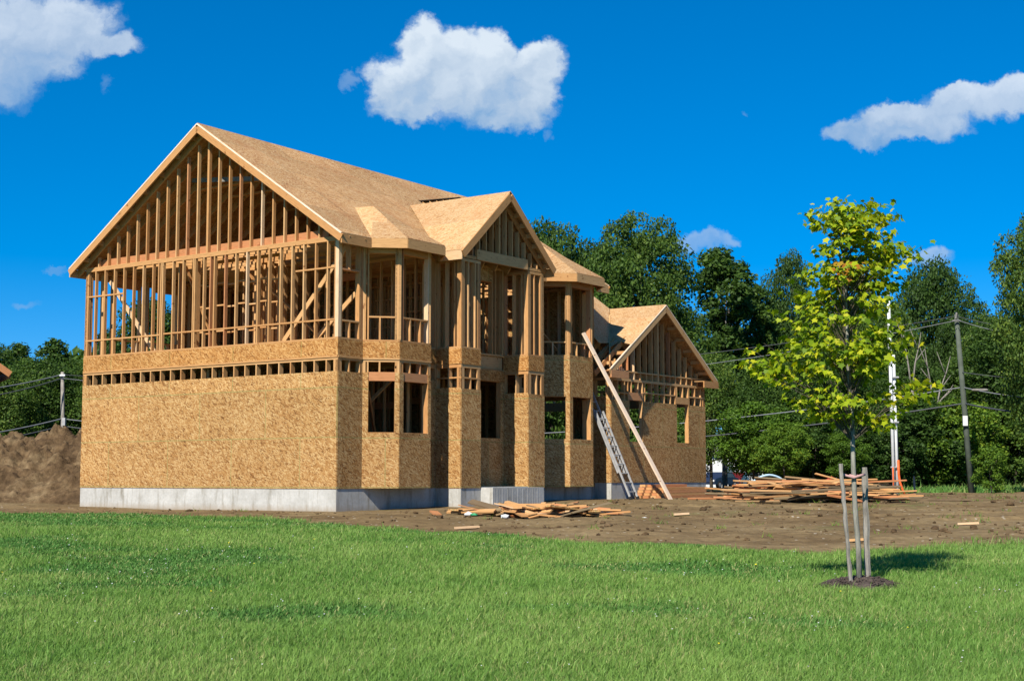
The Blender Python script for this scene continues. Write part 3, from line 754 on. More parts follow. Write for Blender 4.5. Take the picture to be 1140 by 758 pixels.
# clover flowers
def ico(mb,c,r,sq=1):
    ph=(1+5**.5)/2;vs=[(-1,ph,0),(1,ph,0),(-1,-ph,0),(1,-ph,0),(0,-1,ph),(0,1,ph),(0,-1,-ph),(0,1,-ph),(ph,0,-1),(ph,0,1),(-ph,0,-1),(-ph,0,1)]
    fs=[(0,11,5),(0,5,1),(0,1,7),(0,7,10),(0,10,11),(1,5,9),(5,11,4),(11,10,2),(10,7,6),(7,1,8),(3,9,4),(3,4,2),(3,2,6),(3,6,8),(3,8,9),(4,9,5),(2,4,11),(6,2,10),(8,6,7),(9,8,1)]
    n=len(mb.v);mb.v+=[(c[0]+v[0]*r/1.9,c[1]+v[1]*r/1.9,c[2]+v[2]*r*sq/1.9) for v in vs];mb.f+=[tuple(n+i for i in f) for f in fs]
for nm,mt,cnt,R0,sd in (('clover_flowers','white',240,.0065,5),('yellow_flowers',None,12,.009,6)):
    mb=MB();r=random.Random(sd);k=0
    while k<cnt:
        y=10*(3**r.random());x=(r.random()*2-1)*(.37*y+1)
        if float(is_lawn(x,y))<.9:continue
        if nm[0]=='c' and float(fbm(np.array([x*.8]),np.array([y*1.2]),.33,3,31)[0])<.52 and r.random()<.85:continue
        z=zgf(x,y)+r.uniform(.045,.07);ico(mb,(x,y,z),R0*math.sqrt(y/12)*r.uniform(.7,1.3),.7);k+=1
    if not mt:M['yellow']=plain('yellow_petals',(.75,.62,.03),.6);mt='yellow'
    tag(mb.build(nm,M[mt],uv=False),kind='stuff')
# ------------------------------------------------------------------ DIRT MOUND
def mound():
    r=np.random.default_rng(5)
    gx=np.linspace(-30,-3,360);gy=np.linspace(40.5,62,300)
    X,Y=np.meshgrid(gx,gy,indexing='ij')
    # ridge line running left to right at y ~ 48
    d=(Y-49.2-1.0*(vn(X,X*0,.25,2)-.5)*2)
    wdt=np.where(d<0,6.2,9.5)
    prof=np.clip(1-np.abs(d)/wdt,0,1)
    ends=np.clip((-6-X)/3,0,1)*np.clip((X+29.5)/5,0,1)
    Hh=1.95+.7*(fbm(X,Y*0,.35,3,3)-.5)+.10*np.clip((X+16)/5,0,1)
    sh=np.minimum(prof*1.55,1)**.9
    Z=Hh*sh*ends
    rough=((fbm(X,Y,.5,3,7)-.5)*.6+(np.abs(fbm(X,Y,1.3,3,9)-.5))*1.0-(.12)+(np.abs(fbm(X,Y,3.1,3,12)-.5))*.75-.1+(fbm(X,Y,8,2,14)-.5)*.2)
    Z=Z+rough*np.clip(Z/1.0,0,1)
    Z=Z-.25*(Z<.02)
    V=np.stack([X,Y,Z+zg(X,Y,False)-.03],-1).reshape(-1,3)
    n,m=X.shape;i,j=np.meshgrid(np.arange(n-1),np.arange(m-1),indexing='ij');a=(i*m+j).ravel()
    o=np_mesh('dirt_mound',V,np.stack([a,a+m,a+m+1,a+1],-1),M['mound'],smooth=False)
    tag(o,'large rough mound of brown excavated soil left of the house','dirt mound')
mound()
# ------------------------------------------------------------------ TREES
def tree_data(seed,Hh,R,cb,nleaf,leaf,prof='oak',nl=46,limbs=10,tr=.26):
    r=np.random.default_rng(seed)
    t=(np.arange(nl)+.5)/nl
    zc=cb+(Hh-cb)*(t**.85)
    if prof=='oak':pf=np.sqrt(np.clip(1-((t-.42)/.62)**2,0,1))
    elif prof=='cone':pf=np.clip(1-t,0,1)**.75*.95+.12
    elif prof=='thin':pf=.62+.45*np.sin(t*9+seed)*.5-.35*t
    else:pf=np.sqrt(np.clip(1-((t-.35)/.70)**2,0,1))
    pf=np.clip(pf,.1,1.1)
    an=np.arange(nl)*2.4+seed;rr=R*pf*(.45+.5*r.random(nl));rr[-1]*=.3
    cx=np.cos(an)*rr;cy=np.sin(an)*rr
    lr=R*(.22+.20*r.random(nl))*(.65+.5*pf)
    lr=np.minimum(lr,(Hh-cb)*.2)
    wgt=lr**2;wgt/=wgt.sum();idx=r.choice(nl,nleaf,p=wgt)
    d=r.normal(size=(nleaf,3));d/=np.linalg.norm(d,axis=1)[:,None]
    d[:,2]=np.where((d[:,2]<-.25)&(r.random(nleaf)<.7),-d[:,2],d[:,2])
    # sub clumps: pull directions toward per-lobe sprigs
    sp=r.normal(size=(nl,12,3));sp/=np.linalg.norm(sp,axis=2)[:,:,None]
    sk=sp[idx,r.integers(0,12,nleaf)];d=d*.55+sk*.75;d/=np.linalg.norm(d,axis=1)[:,None]
    rad=lr[idx]*(.50+.62*r.random(nleaf)**.7)
    C=np.stack([cx[idx],cy[idx],zc[idx]],-1)+d*rad[:,None]*np.array([1,1,.72])
    C+=r.normal(size=C.shape)*leaf*.8
    nrm=d*.5+r.normal(size=d.shape)*.55+np.array([0,0,.45]);nrm/=np.linalg.norm(nrm,axis=1)[:,None]
    a=r.normal(size=d.shape);u=np.cross(nrm,a);u/=np.linalg.norm(u,axis=1)[:,None];v=np.cross(nrm,u)
    s=leaf*(.6+.8*r.random(nleaf))[:,None]
    P=np.stack([C-u*s,C-v*s*.55+nrm*s*.1,C+u*s,C+v*s*.55-nrm*s*.12],1).reshape(-1,3)
    base=np.arange(nleaf)[:,None]*4
    F=base+np.array([0,1,2,3])
    tb=MB()
    tb.tube([(0,0,-2.5),(r.normal()*.05,r.normal()*.05,cb*.6),(r.normal()*.2,r.normal()*.2,cb+(Hh-cb)*.4),(r.normal()*.3,r.normal()*.3,Hh*.9)],[tr,tr*.8,tr*.45,tr*.12],8)
    for k in r.choice(nl,min(limbs,nl),replace=False):
        z0=max(cb*.7,zc[k]*.62)
        tb.tube([(0,0,z0),(cx[k]*.5,cy[k]*.5,z0+(zc[k]-z0)*.6),(cx[k],cy[k],zc[k])],[tr*.38,tr*.24,tr*.08],5)
    return P,F,tb
kinds={}
def tree_kind(key,name,lm,bk,*a,**k):
    P,F,tb=tree_data(*a,**k)
    root=empty(name,(0,0,-50))
    np_mesh('crown',P,F,M[lm],root);tb.build('trunk',M[bk],root,smooth=True)
    kinds[key]=[root,False,float(np.percentile(P[:,2],99.8))]
tree_kind('oakA','broad_tree','leaf','bark',11,15.5,5.2,2.4,52000,.125)
tree_kind('oakB','broad_tree','leaf','bark',12,13.5,4.4,2.0,40000,.125,nl=44)
tree_kind('oakC','broad_tree','leaf','bark',13,12.0,4.8,1.2,44000,.125,nl=46)
tree_kind('tall','slender_tree','leaf','palebark',14,13.5,2.5,4.6,15000,.115,prof='thin',nl=26,tr=.16)
tree_kind('cone','conical_tree','leaf','bark',15,12,2.6,.8,22000,.12,prof='cone',nl=34)
tree_kind('bushA','leafy_bush','leaf2','bark',16,5.2,2.8,.15,17000,.105,nl=26,tr=.09)
tree_kind('bushB','leafy_bush','leaf','bark',17,4.2,3.0,.1,16000,.11,nl=24,tr=.09)
tree_kind('shrub','yellow_green_shrub','leaf2','bark',18,2.2,.85,.1,4200,.055,nl=18,tr=.04)
def tree(key,xpx,ytop,Y,label,cat,group=None,wide=1.0,rot=None,zoff=0):
    k=kinds[key];root=k[0]
    if k[1]:root=copy_tree(k[0])
    k[1]=True
    for ch in list(bpy.data.objects):
        pass
    top=px(xpx,ytop,Y);X=top[0]-0;gz=float(zg(np.array([X]),np.array([Y]),False)[0])+zoff
    s=(top[2]-gz)/k[2]*1.0
    root.location=(X,Y,gz);root.scale=(s*wide,s*wide,s);root.rotation_euler=(0,0,rot if rot is not None else (xpx*.37)%6.28)
    for kk in ('label','category','group'):
        if kk in root:del root[kk]
    tag(root,label,cat,group)
    return root
T=tree;tg='trees of the treeline behind the site'
def Lb(s,key,x,y,Y,cat='tree',**k):return tree(key,x,y,Y,s,cat,tg,**k)
# behind the house, right part
Lb('dark broad tree just above the front entry gable','oakC',610,250,80,wide=.55,rot=1)
Lb('tallest dark broad tree above the garage roof','oakA',712,241,74,wide=.70,rot=2.2)
Lb('dark broad tree partly hidden between the tallest tree and the far bay roof','oakB',662,272,82,wide=.55,rot=.4)
Lb('slender tree with pale trunk right of the tallest tree','tall',803,278,80,wide=1.15,rot=.3)
Lb('thin ragged tree with pale trunk beside the slender tree','tall',838,318,84,wide=1.0,rot=2.5)
Lb('broad tree behind the left side of the young maple','oakB',880,284,88,wide=.42,rot=3)
Lb('round crowned tree right of the white pole','oakC',1040,292,92,wide=.54,rot=4)
Lb('dark tree directly behind the young maple crown','oakA',950,318,90,wide=.55,rot=5)
Lb('tree beyond the wooden pole under the overhead wires','oakB',1100,352,78,wide=.7,rot=1.4)
Lb('leaning leafy tree reaching in at the right picture edge','oakA',1166,226,57,wide=.58,rot=.9)
Lb('low dense tree at the right picture edge','oakC',1150,345,72,wide=1.1,rot=2)
Lb('lower tree in front of the slender pair','oakC',790,395,70,wide=.8,rot=3.3,zoff=1.0)
Lb('bright tree between garage and young maple','oakB',850,400,68,wide=.95,rot=.2)
Lb('mid height tree left of the young maple stem','oakC',915,385,70,wide=.95,rot=5.2)
Lb('mid height tree just right of the white pole','oakB',1018,405,72,wide=1.05,rot=2.7)
Lb('mid height tree behind the wooden pole','oakC',1075,400,74,wide=1.0,rot=1.1)
for i,(x,y,Y,k) in enumerate([(735,470,62,'bushB'),(856,452,66,'bushA'),(838,448,66,'bushA'),(872,470,63,'bushA'),(905,460,66,'bushB'),(940,480,64,'bushA'),(975,470,66,'bushB'),(1022,446,68,'bushB'),(1060,446,68,'bushA'),(1128,455,70,'bushB')]):
    lab=['dark bush behind the garage','leafy bush over the left third of the lumber pile','bright bush left of centre behind the lumber pile','bright bush over the middle of the lumber pile','dark bush left of the young maple stakes','leafy bush behind the maple stakes','dark bush just left of the white pole','dark bush just right of the white pole','leafy bush left of the wooden utility pole','dark bush at the right picture edge'][i]
    tree(k,x,y,Y,lab,'bush','bushes at the foot of the treeline',wide=1.15,rot=i*1.3,zoff=.9 if 780<x<960 else .5)
tree('shrub',1103,497,60,'small yellow green shrub standing beside the wooden utility pole','shrub')
for (x,y,Y,key,w,lab) in ((765,345,86,'oakB',.6,'mid height tree right below the tallest tree'),(858,352,86,'oakC',.5,'mid height tree between the ragged tree and the maple'),(905,345,92,'oakB',.6,'tree peeping out above the left branches of the maple'),(988,338,84,'oakC',.5,'tree behind the tip of the white pole'),(1066,352,88,'oakB',.55,'tree right behind the wooden pole top'),(640,300,90,'oakC',.6,'tree just above the far bay roof')):
    Lb(lab,key,x,y,Y,wide=w,rot=x*.7)
# left part and seen through the framing
for i,(key,x,y,Y,w,lab) in enumerate([
 ('oakB',-15,384,88,1.1,'dark tree at the left picture edge'),
 ('cone',20,384,92,1.2,'pointed tree second from the left picture edge'),
 ('cone',62,380,94,1.3,'pointed tree above the grey utility pole'),
 ('oakC',45,400,84,1.0,'bushy tree behind the dirt mound'),
 ('oakB',92,402,90,1.0,'tree touching the left corner of the house'),
 ('cone',118,372,96,1.0,'small pointed tree seen through the first wall studs'),
 ('oakB',168,336,92,.85,'round tree seen through the upper left studs'),
 ('oakC',222,345,94,.9,'tree seen through the studs left of the partitions'),
 ('oakC',285,352,96,.9,'tree hidden behind the middle of the gable wall'),
 ('oakB',400,335,100,.9,'tree behind the near bay of the house'),
 ('oakA',500,330,100,.9,'tree behind the entry of the house'),
 ('oakC',0,410,80,.9,'low dense tree behind the left end of the mound'),
 ('oakB',135,405,84,1.0,'low tree behind the left gable wall')]):
    tree(key,x,y,Y,lab,'tree','trees left of and behind the house',wide=w,rot=i*.9+.3)
# far-off wood that closes the view behind the first trees
def wood():
    V=[];F=[];o=0
    for i in range(62):
        r=np.random.default_rng(100+i);x=-75+i*2.75+r.normal()
        if abs(x-15.8)<5.2:continue
        Hh=r.uniform(9.5,11.5) if x>5 else r.uniform(8.5,10.5)
        P,Fc,_=tree_data(200+i,Hh,3.6,.1,3600,.34,nl=22,limbs=0)
        y=112+r.normal()*2
        P=P+np.array([x,y,EYE-.95]);V.append(P);F.append(Fc+o);o+=len(P)
    ob=np_mesh('far_woodland',np.concatenate(V),np.concatenate(F),M['leaf']);tag(ob,kind='stuff')
wood()
# bare dead tree
def dead(xp,yt,Y,lab,seed,sp):
    r=random.Random(seed);b=px(xp,532,Y);top=px(xp,yt,Y);gz=zgf(b[0],Y);mb=MB();H_=top[2]-gz
    root=empty('dead_tree',(b[0],Y,gz))
    tag(root,lab,'dead tree','bare dead trees at the treeline')
    mb.tube([(0,0,0),(.1,0,H_*.35),(.0,0,H_*.62)],[.11,.085,.055],7);mb.build('trunk',M['palebark'],root,smooth=True)
    mb=MB()
    for (dx,h0,h1) in sp:
        mb.tube([(.02,0,h0*H_),(dx*.35,.1,(h0*.55+h1*.45)*H_),(dx*.75,.16,(h0*.25+h1*.75)*H_),(dx,.2,h1*H_)],[.055,.040,.025,.010],6)
        mb.tube([(dx*.5,.1,(h0+h1)/2*H_+.05),(dx*.5+(.4 if dx>0 else -.4),.1,(h0*.4+h1*.6)*H_+.3)],[.035,.012],5)
        mb.tube([(dx*.7,.15,(h0*.3+h1*.7)*H_),(dx*.7-.4,.1,h1*H_+.2)],[.03,.01],5)
    mb.build('branch',M['palebark'],root,smooth=True)
dead(1018,360,69,'bare pale dead tree with upright fork right of the white pole',1,[(-.35,.55,1.0),(.55,.6,.95)])
dead(1042,388,68.5,'bare pale dead tree with slanting branches left of the wooden pole',2,[(.9,.5,.95),(-.3,.55,1.0),(1.0,.55,.75)])
# ------------------------------------------------------------------ YOUNG MAPLE
def maple():
    r=np.random.default_rng(21)
    bx,by=4.18,17.70;gz=zgf(bx,by)
    root=empty('young_maple_tree',(bx,by,gz));tag(root,'young maple with yellow green leaves tied between wooden stakes','tree')
    H_=4.74
    ax=lambda z:(-.06*z/2.2 if z<2.2 else -.06-.035*(z-2.2)/2.5*2, .0)
    zs=[0,.5,1.0,1.5,2.0,2.6,3.2,3.8,4.3,4.6]
    tb=MB();tb.tube([(ax(z)[0]+.012*math.sin(z*4),.01*math.cos(z*3),z-.04) for z in zs],[.036,.032,.031,.029,.027,.023,.018,.013,.008,.004],10)
    tb.build('trunk',M['sapbark'],root,smooth=True)
    # crown half widths: height above base -> left, right
    hz=[1.95,2.1,2.35,2.7,3.0,3.3,3.6,3.9,4.15,4.4,4.6,4.76]
    hl=[.05,.50,.72,.76,.84,.78,.66,.52,.44,.44,.40,.15]
    hr=[.05,.42,.50,.48,.50,.50,.44,.56,.66,.42,.42,.28]
    tips=[]
    for k in range(150):
        z=r.uniform(2.05,4.68);phi=r.random()*6.283
        w=(1+math.cos(phi))/2
        R_=np.interp(z,hz,hr)*w+np.interp(z,hz,hl)*(1-w)
        rad=R_*(.35+.65*math.sqrt(r.random()))*.92
        tips.append((math.cos(phi)*rad,math.sin(phi)*rad*.85,z-.03))
    # long branches that break the outline
    for (xp,yp) in ((828,400),(838,388),(846,412),(862,396),(850,380),(834,404),(842,398),(856,404),(868,388),(872,408),(860,418),(876,372),(884,392),(1027,272),(1018,280),(1006,266),(996,278),(1036,424),(1024,418),(1020,436),(1010,424),(1030,436),(905,243),(912,228),(930,219),(975,222),(983,236),(990,236),(895,300),(880,320),(868,345),(1000,350),(1008,372),(1000,312),(1004,455),(985,470),(880,440),(900,450)):
        p=px(xp,yp,17.70+r.normal()*.15);tips.append((p[0]-bx,p[1]-by,p[2]-gz-.02))
    reds=set()
    for (xp,yp) in ((938,294),):
        p=px(xp,yp,17.15);reds.add(len(tips));tips.append((p[0]-bx,p[1]-by,p[2]-gz))
    bb=MB();LV=[];LF=[];o=0;RV=[];RF=[];ro=0
    # unit maple leaf (five lobes)
    out=[(0,0),(.20,-.10),(.44,-.12),(.36,.10),(.62,.34),(.36,.40),(.26,.52),(.12,.60),(0,1.0)]
    half=np.array(out)
    leafR=np.concatenate([half,np.array([[-x,y] for x,y in out[1:-1]][::-1])])
    nv=len(leafR)
    for ti,tip in enumerate(tips):
        rad=math.hypot(tip[0],tip[1]);z0=max(1.75,tip[2]-.25-rad*.75)
        a=ax(z0);base=(a[0],0,z0)
        mid_=(tip[0]*.45+a[0]*.5,tip[1]*.45,z0+(tip[2]-z0)*.62)
        bb.tube([base,mid_,tip],[.007,.0045,.002],5,False)
        red=ti in reds or (tip[2]>3.86 and tip[2]<4.12 and abs(tip[0]+.10)<.02) 
        nL_=r.integers(19,30)
        for _ in range(nL_):
            f=r.random()**.6*.62+.38
            q=np.array(tip)*(f)+np.array(mid_)*(1-f)+r.normal(size=3)*np.array([.095,.095,.026])
            s=r.uniform(.052,.096)
            out_=np.array([q[0]-a[0],q[1],0]);out_/=(np.linalg.norm(out_)+1e-6)
            out_=out_+r.normal(size=3)*.7;out_[2]=0;out_/=np.linalg.norm(out_)
            droop=r.uniform(.25,1.25)
            ey=out_*math.cos(droop)+np.array([0,0,-math.sin(droop)])
            n0=out_*math.sin(droop)+np.array([0,0,math.cos(droop)])
            sd=np.cross(ey,n0);tw=r.normal()*.45
            ex=sd*math.cos(tw)+n0*math.sin(tw);nn=np.cross(ex,ey)
            P=q+ex*leafR[:,:1]*s+ey*leafR[:,1:]*s-nn*(np.abs(leafR[:,:1])*.35+leafR[:,1:]**2*.18)*s
            isr=red and r.random()<.5
            if isr:RV.append(P);RF.append(np.arange(nv)+ro);ro+=nv
            else:LV.append(P);LF.append(np.arange(nv)+o);o+=nv
    bb.build('branches',M['twig'],root,smooth=True)
    np_mesh('crown',np.concatenate(LV),np.array(LF),M['maple'],root,k=nv)
    if RV:np_mesh('red_leaves',np.concatenate(RV),np.array(RF),M['redleaf'],root,k=nv)
    # strap
    sb=MB();sb.tube([(-.22,-.08,1.36),(-.06,-.06,1.31),(.03,-.06,1.34),(.10,.04,1.35)],.016,6);sb.tube([(-.03,.055,1.34),(-.09,0,1.34),(-.03,-.06,1.32),(.03,0,1.33),(-.03,.055,1.34)],.016,6);so=sb.build('tie_strap',M['pink'],root,smooth=True)
    return bx,by,gz
bx,by,mgz=maple()
def stake(p0,p1,w,lab,seed):
    r=random.Random(seed);mb=MB();n=14;pts=[];rad=[]
    for i in range(n+1):
        f=i/n;pts.append((p0[0]+(p1[0]-p0[0])*f+r.uniform(-.006,.006),p0[1]+(p1[1]-p0[1])*f,p0[2]+(p1[2]-p0[2])*f));rad.append(w*(1+r.uniform(-.14,.14)))
    mb.tube(pts,rad,6);o=mb.build('wooden_stake',M['stake']);tag(o,lab,'stake','stakes holding the young maple')
a_=px(948,652,17.55);b_=px(936,516,17.50);stake((a_[0],a_[1],zgf(a_[0],a_[1])-.06),b_,.026,'rough grey wooden stake leaning left of the young maple stem',1)
a_=px(966,645,17.95);b_=px(962.5,520,17.95);stake((a_[0],a_[1],zgf(a_[0],a_[1])-.06),b_,.038,'thick upright wooden stake right of the young maple stem',2)
# mulch
mb=MB();r=random.Random(3)
rings=9;seg=40;mb.v.append((4.2,17.75,zgf(4.2,17.75)+.10))
for i in range(1,rings+1):
    for j in range(seg):
        an=2*math.pi*j/seg;R_=.50*i/rings*(1+.12*math.sin(3*an)+.06*math.sin(7*an+1));x=4.2+R_*math.cos(an);y=17.75+R_*math.sin(an)
        mb.v.append((x,y,zgf(x,y)+.11*(1-(i/rings)**2)+r.uniform(-.015,.02)-(.03 if i==rings else 0)))
for j in range(seg):mb.f.append((0,1+j,1+(j+1)%seg))
for i in range(rings-1):
    for j in range(seg):a=1+i*seg+j;b=1+i*seg+(j+1)%seg;mb.f.append((a,a+seg,b+seg,b))
for _ in range(420):
    an=r.random()*6.283;R_=.56*math.sqrt(r.random());x=4.2+R_*math.cos(an);y=17.75+R_*math.sin(an);z=zgf(x,y)+.10*(1-min(1,R_/.5)**2)+.012
    d_=r.random()*6.283;l=r.uniform(.02,.05);mb.bar((x-l*math.cos(d_),y-l*math.sin(d_),z),(x+l*math.cos(d_),y+l*math.sin(d_),z+r.uniform(0,.03)),.012,.008)
tag(mb.build('mulch_ring',M['mulch']),'low ring of dark bark mulch around the young maple','mulch')
# ------------------------------------------------------------------ LADDER and PLANK
def ladder():
    f=np.array(hw(11.05,-1.72,0));f[2]=zgf(f[0],f[1]);t=np.array(hw(10.93,-.22,2.75))
    root=empty('extension_ladder',tuple(f));tag(root,'aluminium extension ladder leaning against the house beside the garage','ladder')
    ax_=t-f;Ln=np.linalg.norm(ax_);ax_/=Ln;sd=np.array([.5879,.80893,0]);nn=np.cross(sd,ax_);nn/=np.linalg.norm(nn);nn=-nn
    def rail(side,l0,l1,off,name='rail'):
        p=ax_*l0+sd*side+nn*off;q=ax_*l1+sd*side+nn*off;mb=MB();mb.bar(tuple(p),tuple(q),.028,.06,tuple(nn));o=mb.build(name,M['alu'],root);return o
    for sgn in (-1,1):
        rail(sgn*.21,0,2.9,0);rail(sgn*.18,.9,Ln,.085)
        mb=MB();p=sd*sgn*.21;mb.bar(tuple(p+np.array([0,0,-.02])),tuple(p+ax_*.1),.05,.10,tuple(nn));mb.build('foot',M['rubber'],root)
    k=.25
    while k<Ln:
        mb=MB()
        if k<2.9:p=ax_*k;mb.tube([tuple(p-sd*.2),tuple(p+sd*.2)],.017,8)
        if k>.95:p=ax_*k+nn*.085;mb.tube([tuple(p-sd*.17),tuple(p+sd*.17)],.017,8)
        mb.build('rung',M['alu'],root);k+=.3
ladder()
def plank_obj(name,p,q,w,t,mat,label,cat,group=None,up=(0,0,1)):
    mb=MB();c=((p[0]+q[0])/2,(p[1]+q[1])/2,(p[2]+q[2])/2)
    mb.bar(tuple(p[i]-c[i] for i in range(3)),tuple(q[i]-c[i] for i in range(3)),w,t,up);o=mb.build(name,M[mat]);o.location=c
    return tag(o,label,cat,group)
p_=hw(11.45,-2.72,0);p_=(p_[0],p_[1],zgf(p_[0],p_[1])-.02);q_=hw(10.15,-.52,4.32)
plank_obj('leaning_board',p_,q_,.165,.045,'fresh','long pale board leaning from the ground up to the far bay window','board',up=(.809,-.588,.3))
# ------------------------------------------------------------------ LUMBER HEAPS
def heap(n,cx,cy,sx,sy,hmax,Lr,mats,labf,group,seed,name,wr=(.09,.24),yaw=.35,yaw0=0,skip_label=False,mound=True):
    r=random.Random(seed)
    for i in range(n):
        f=i/n;x=cx+r.gauss(0,1)*sx*.45*(1-.35*f);y=cy+r.gauss(0,1)*sy*.40*(1-.3*f)
        L=r.uniform(*Lr);w=r.uniform(*wr);t=r.choice((.02,.038,.038));an=yaw0+r.gauss(0,yaw)
        dome=max(0,1-((x-cx)/(sx*1.1))**2)*max(.2,1-((y-cy)/(sy*1.3))**2)
        z=f*hmax*dome+t
        dx=math.cos(an)*L/2;dy=math.sin(an)*L/2;tilt=r.gauss(0,.05 if L>1.6 else .16)*L*.4
        pz=zgf(x-dx,y-dy);qz=zgf(x+dx,y+dy)
        p=(x-dx,y-dy,max(pz+t*.6,pz+z-tilt));q=(x+dx,y+dy,max(qz+t*.6,qz+z+tilt))
        m=r.choice(mats);roll=r.gauss(0,.25)
        plank_obj(name,p,q,w,t,m,labf(f,x,m,L),'board',group,up=(0,math.sin(roll),math.cos(roll)))
cw={'lumber':'tan','red_lumber':'reddish','pale_lumber':'pale','old_lumber':'weathered brown','osb':'flaky OSB','green_p':'green'}
def lab1(f,x,m,L):
    v='in the lower layers' if f<.4 else ('in the middle layers' if f<.75 else 'on top')
    s='left end' if x<7.6 else ('right end' if x>9.7 else 'middle')
    return '%s board %s at the %s of the large lumber pile'%(cw[m],v,s)
heap(150,8.55,41.2,2.3,1.4,.60,(.7,3.6),['red_lumber','lumber','old_lumber','red_lumber','old_lumber','lumber'],lab1,'boards of the large lumber pile behind the young maple',31,'lumber_board',wr=(.05,.17),yaw=.3)
def lab2(f,x,m,L):
    s='left part' if x<-.2 else ('right part' if x>1.2 else 'middle')
    return '%s scrap %s in the %s of the scrap heap before the entry'%(cw[m],'lying low' if f<.5 else 'lying high',s)
heap(92,.55,34.0,2.0,.8,.22,(.25,1.5),['red_lumber','lumber','pale_lumber','osb','lumber','old_lumber'],lab2,'scraps of wood heaped before the entry',32,'scrap_board',wr=(.07,.26),yaw=.8)
heap(10,.9,35.3,1.3,.5,.14,(.8,2.0),['lumber','pale_lumber','red_lumber'],lambda f,x,m,L:'%s board lying between the scrap heap and the porch base'%cw[m],'boards lying by the porch base',33,'scrap_board',yaw=.3)
# neat stack beside the ladder foot
for lay in range(5):
    for c in range(4 if lay<4 else 2):
        a0=12.35+lay*.10+.05*((c*7)%3);b0=-1.05-c*.24+.02*lay;L=3.3-lay*.28-.15*((c+lay)%3)
        p=hw(a0,b0,0);q=hw(a0+L,b0-.15,0);z=zgf(*hw(a0+1,b0,0)[:2])+.05+lay*.085
        plank_obj('lumber_board',(p[0],p[1],z),(q[0],q[1],z+.01),.20,.078,'red_lumber' if (lay+c)%2 else 'lumber','%s plank in layer %s of the neat stack beside the ladder'%('reddish' if (lay+c)%2 else 'tan',['one','two','three','four','five'][lay]),'board','planks of the neat stack beside the ladder')
# loose pieces on the ground
for (xp,yp,L,an,m,lab) in ((1076,583,.42,-.15,'pale_lumber','short pale block lying alone on the bare soil at the right'),(952,583,.3,0,'lumber','small offcut lying on the soil behind the maple stakes'),(1010,557,1.0,-.5,'lumber','tan board end sticking out at the right end of the large lumber pile'),(850,561,.55,.1,'white','flat white sheet scrap on the soil before the large pile'),(758,573,.35,.1,'pale_lumber','small pale scrap between the scrap heap and the garage'),(340,566,.7,.1,'lumber','thin board lying along the gable foundation'),(303,564,.35,-.6,'white','crumpled white paper scrap against the gable foundation'),(520,577,.5,.4,'pale_lumber','pale scrap lying at the left tip of the scrap heap')):
    h_=532-yp;Y=1627*.8/-h_
    for _ in range(12):
        X=(xp-570)/1627*Y;z=zgf(X,Y)-EYE;Y=1627*(-z)/(yp-532)
    X=(xp-570)/1627*Y;z=zgf(X,Y)+.03
    plank_obj('offcut',(X-L/2*math.cos(an),Y-L/2*math.sin(an),z),(X+L/2*math.cos(an),Y+L/2*math.sin(an),z+.02),.11,.04,m,lab,'offcut')
def bag(x,y,s,mat,lab,cat,seed):
    r=random.Random(seed);mb=MB();ico(mb,(0,0,0),s)
    mb.v=[(v[0]*r.uniform(.7,1.3),v[1]*r.uniform(.7,1.2),v[2]*r.uniform(.35,.8)) for v in mb.v]
    o=mb.build('litter_bag' if cat=='bag' else 'litter',M[mat]);o.location=(x,y,zgf(x,y)+s*.3);tag(o,lab,cat)
bag(-1.0,33.6,.12,'white','crumpled white bag at the left end of the scrap heap','bag',1)
bag(-.86,33.45,.09,'green_p','small green wrapper beside the white bag in the scrap heap','wrapper',2)
bag(-.15,33.2,.10,'white','crumpled white paper in front of the scrap heap','paper',3)
bag(3.0,33.1,.11,'white','small white litter right of the scrap heap','paper',5)
# clods and stones
mb=MB();r=random.Random(77)
for _ in range(2600):
    x=r.uniform(-12,17);y=r.uniform(24,52)
    hx=(x+4.253)*.588+(y-35.4)*.809;hy=-(x+4.253)*.809+(y-35.4)*.588
    if (hx>-.3 and hx<18 and hy>-1.4) or float(is_lawn(x,y))>.2:continue
    n0=len(mb.v);s=r.uniform(.010,.045)*(1+1.3*(r.random()<.05));ico(mb,(x,y,zgf(x,y)+s*.2),s,.7)
    for k in range(n0,len(mb.v)):v=mb.v[k];mb.v[k]=(v[0]+r.uniform(-s,s)*.3,v[1]+r.uniform(-s,s)*.3,v[2]+r.uniform(-s,s)*.2)
tag(mb.build('soil_clods',M['mound']),kind='stuff')
# pale blue bent pipe behind the pile
mb=MB();c=px(858,541,46);mb.tube([(c[0]-.85+1.7*f,c[1]+.5*f,c[2]-.20+.55*math.sin(math.pi*f)**.8) for f in [i/16 for i in range(17)]],.035,8)
tag(mb.build('bent_pipe',M['blue'],smooth=True),'pale blue bent pipe arching behind the large lumber pile','pipe')
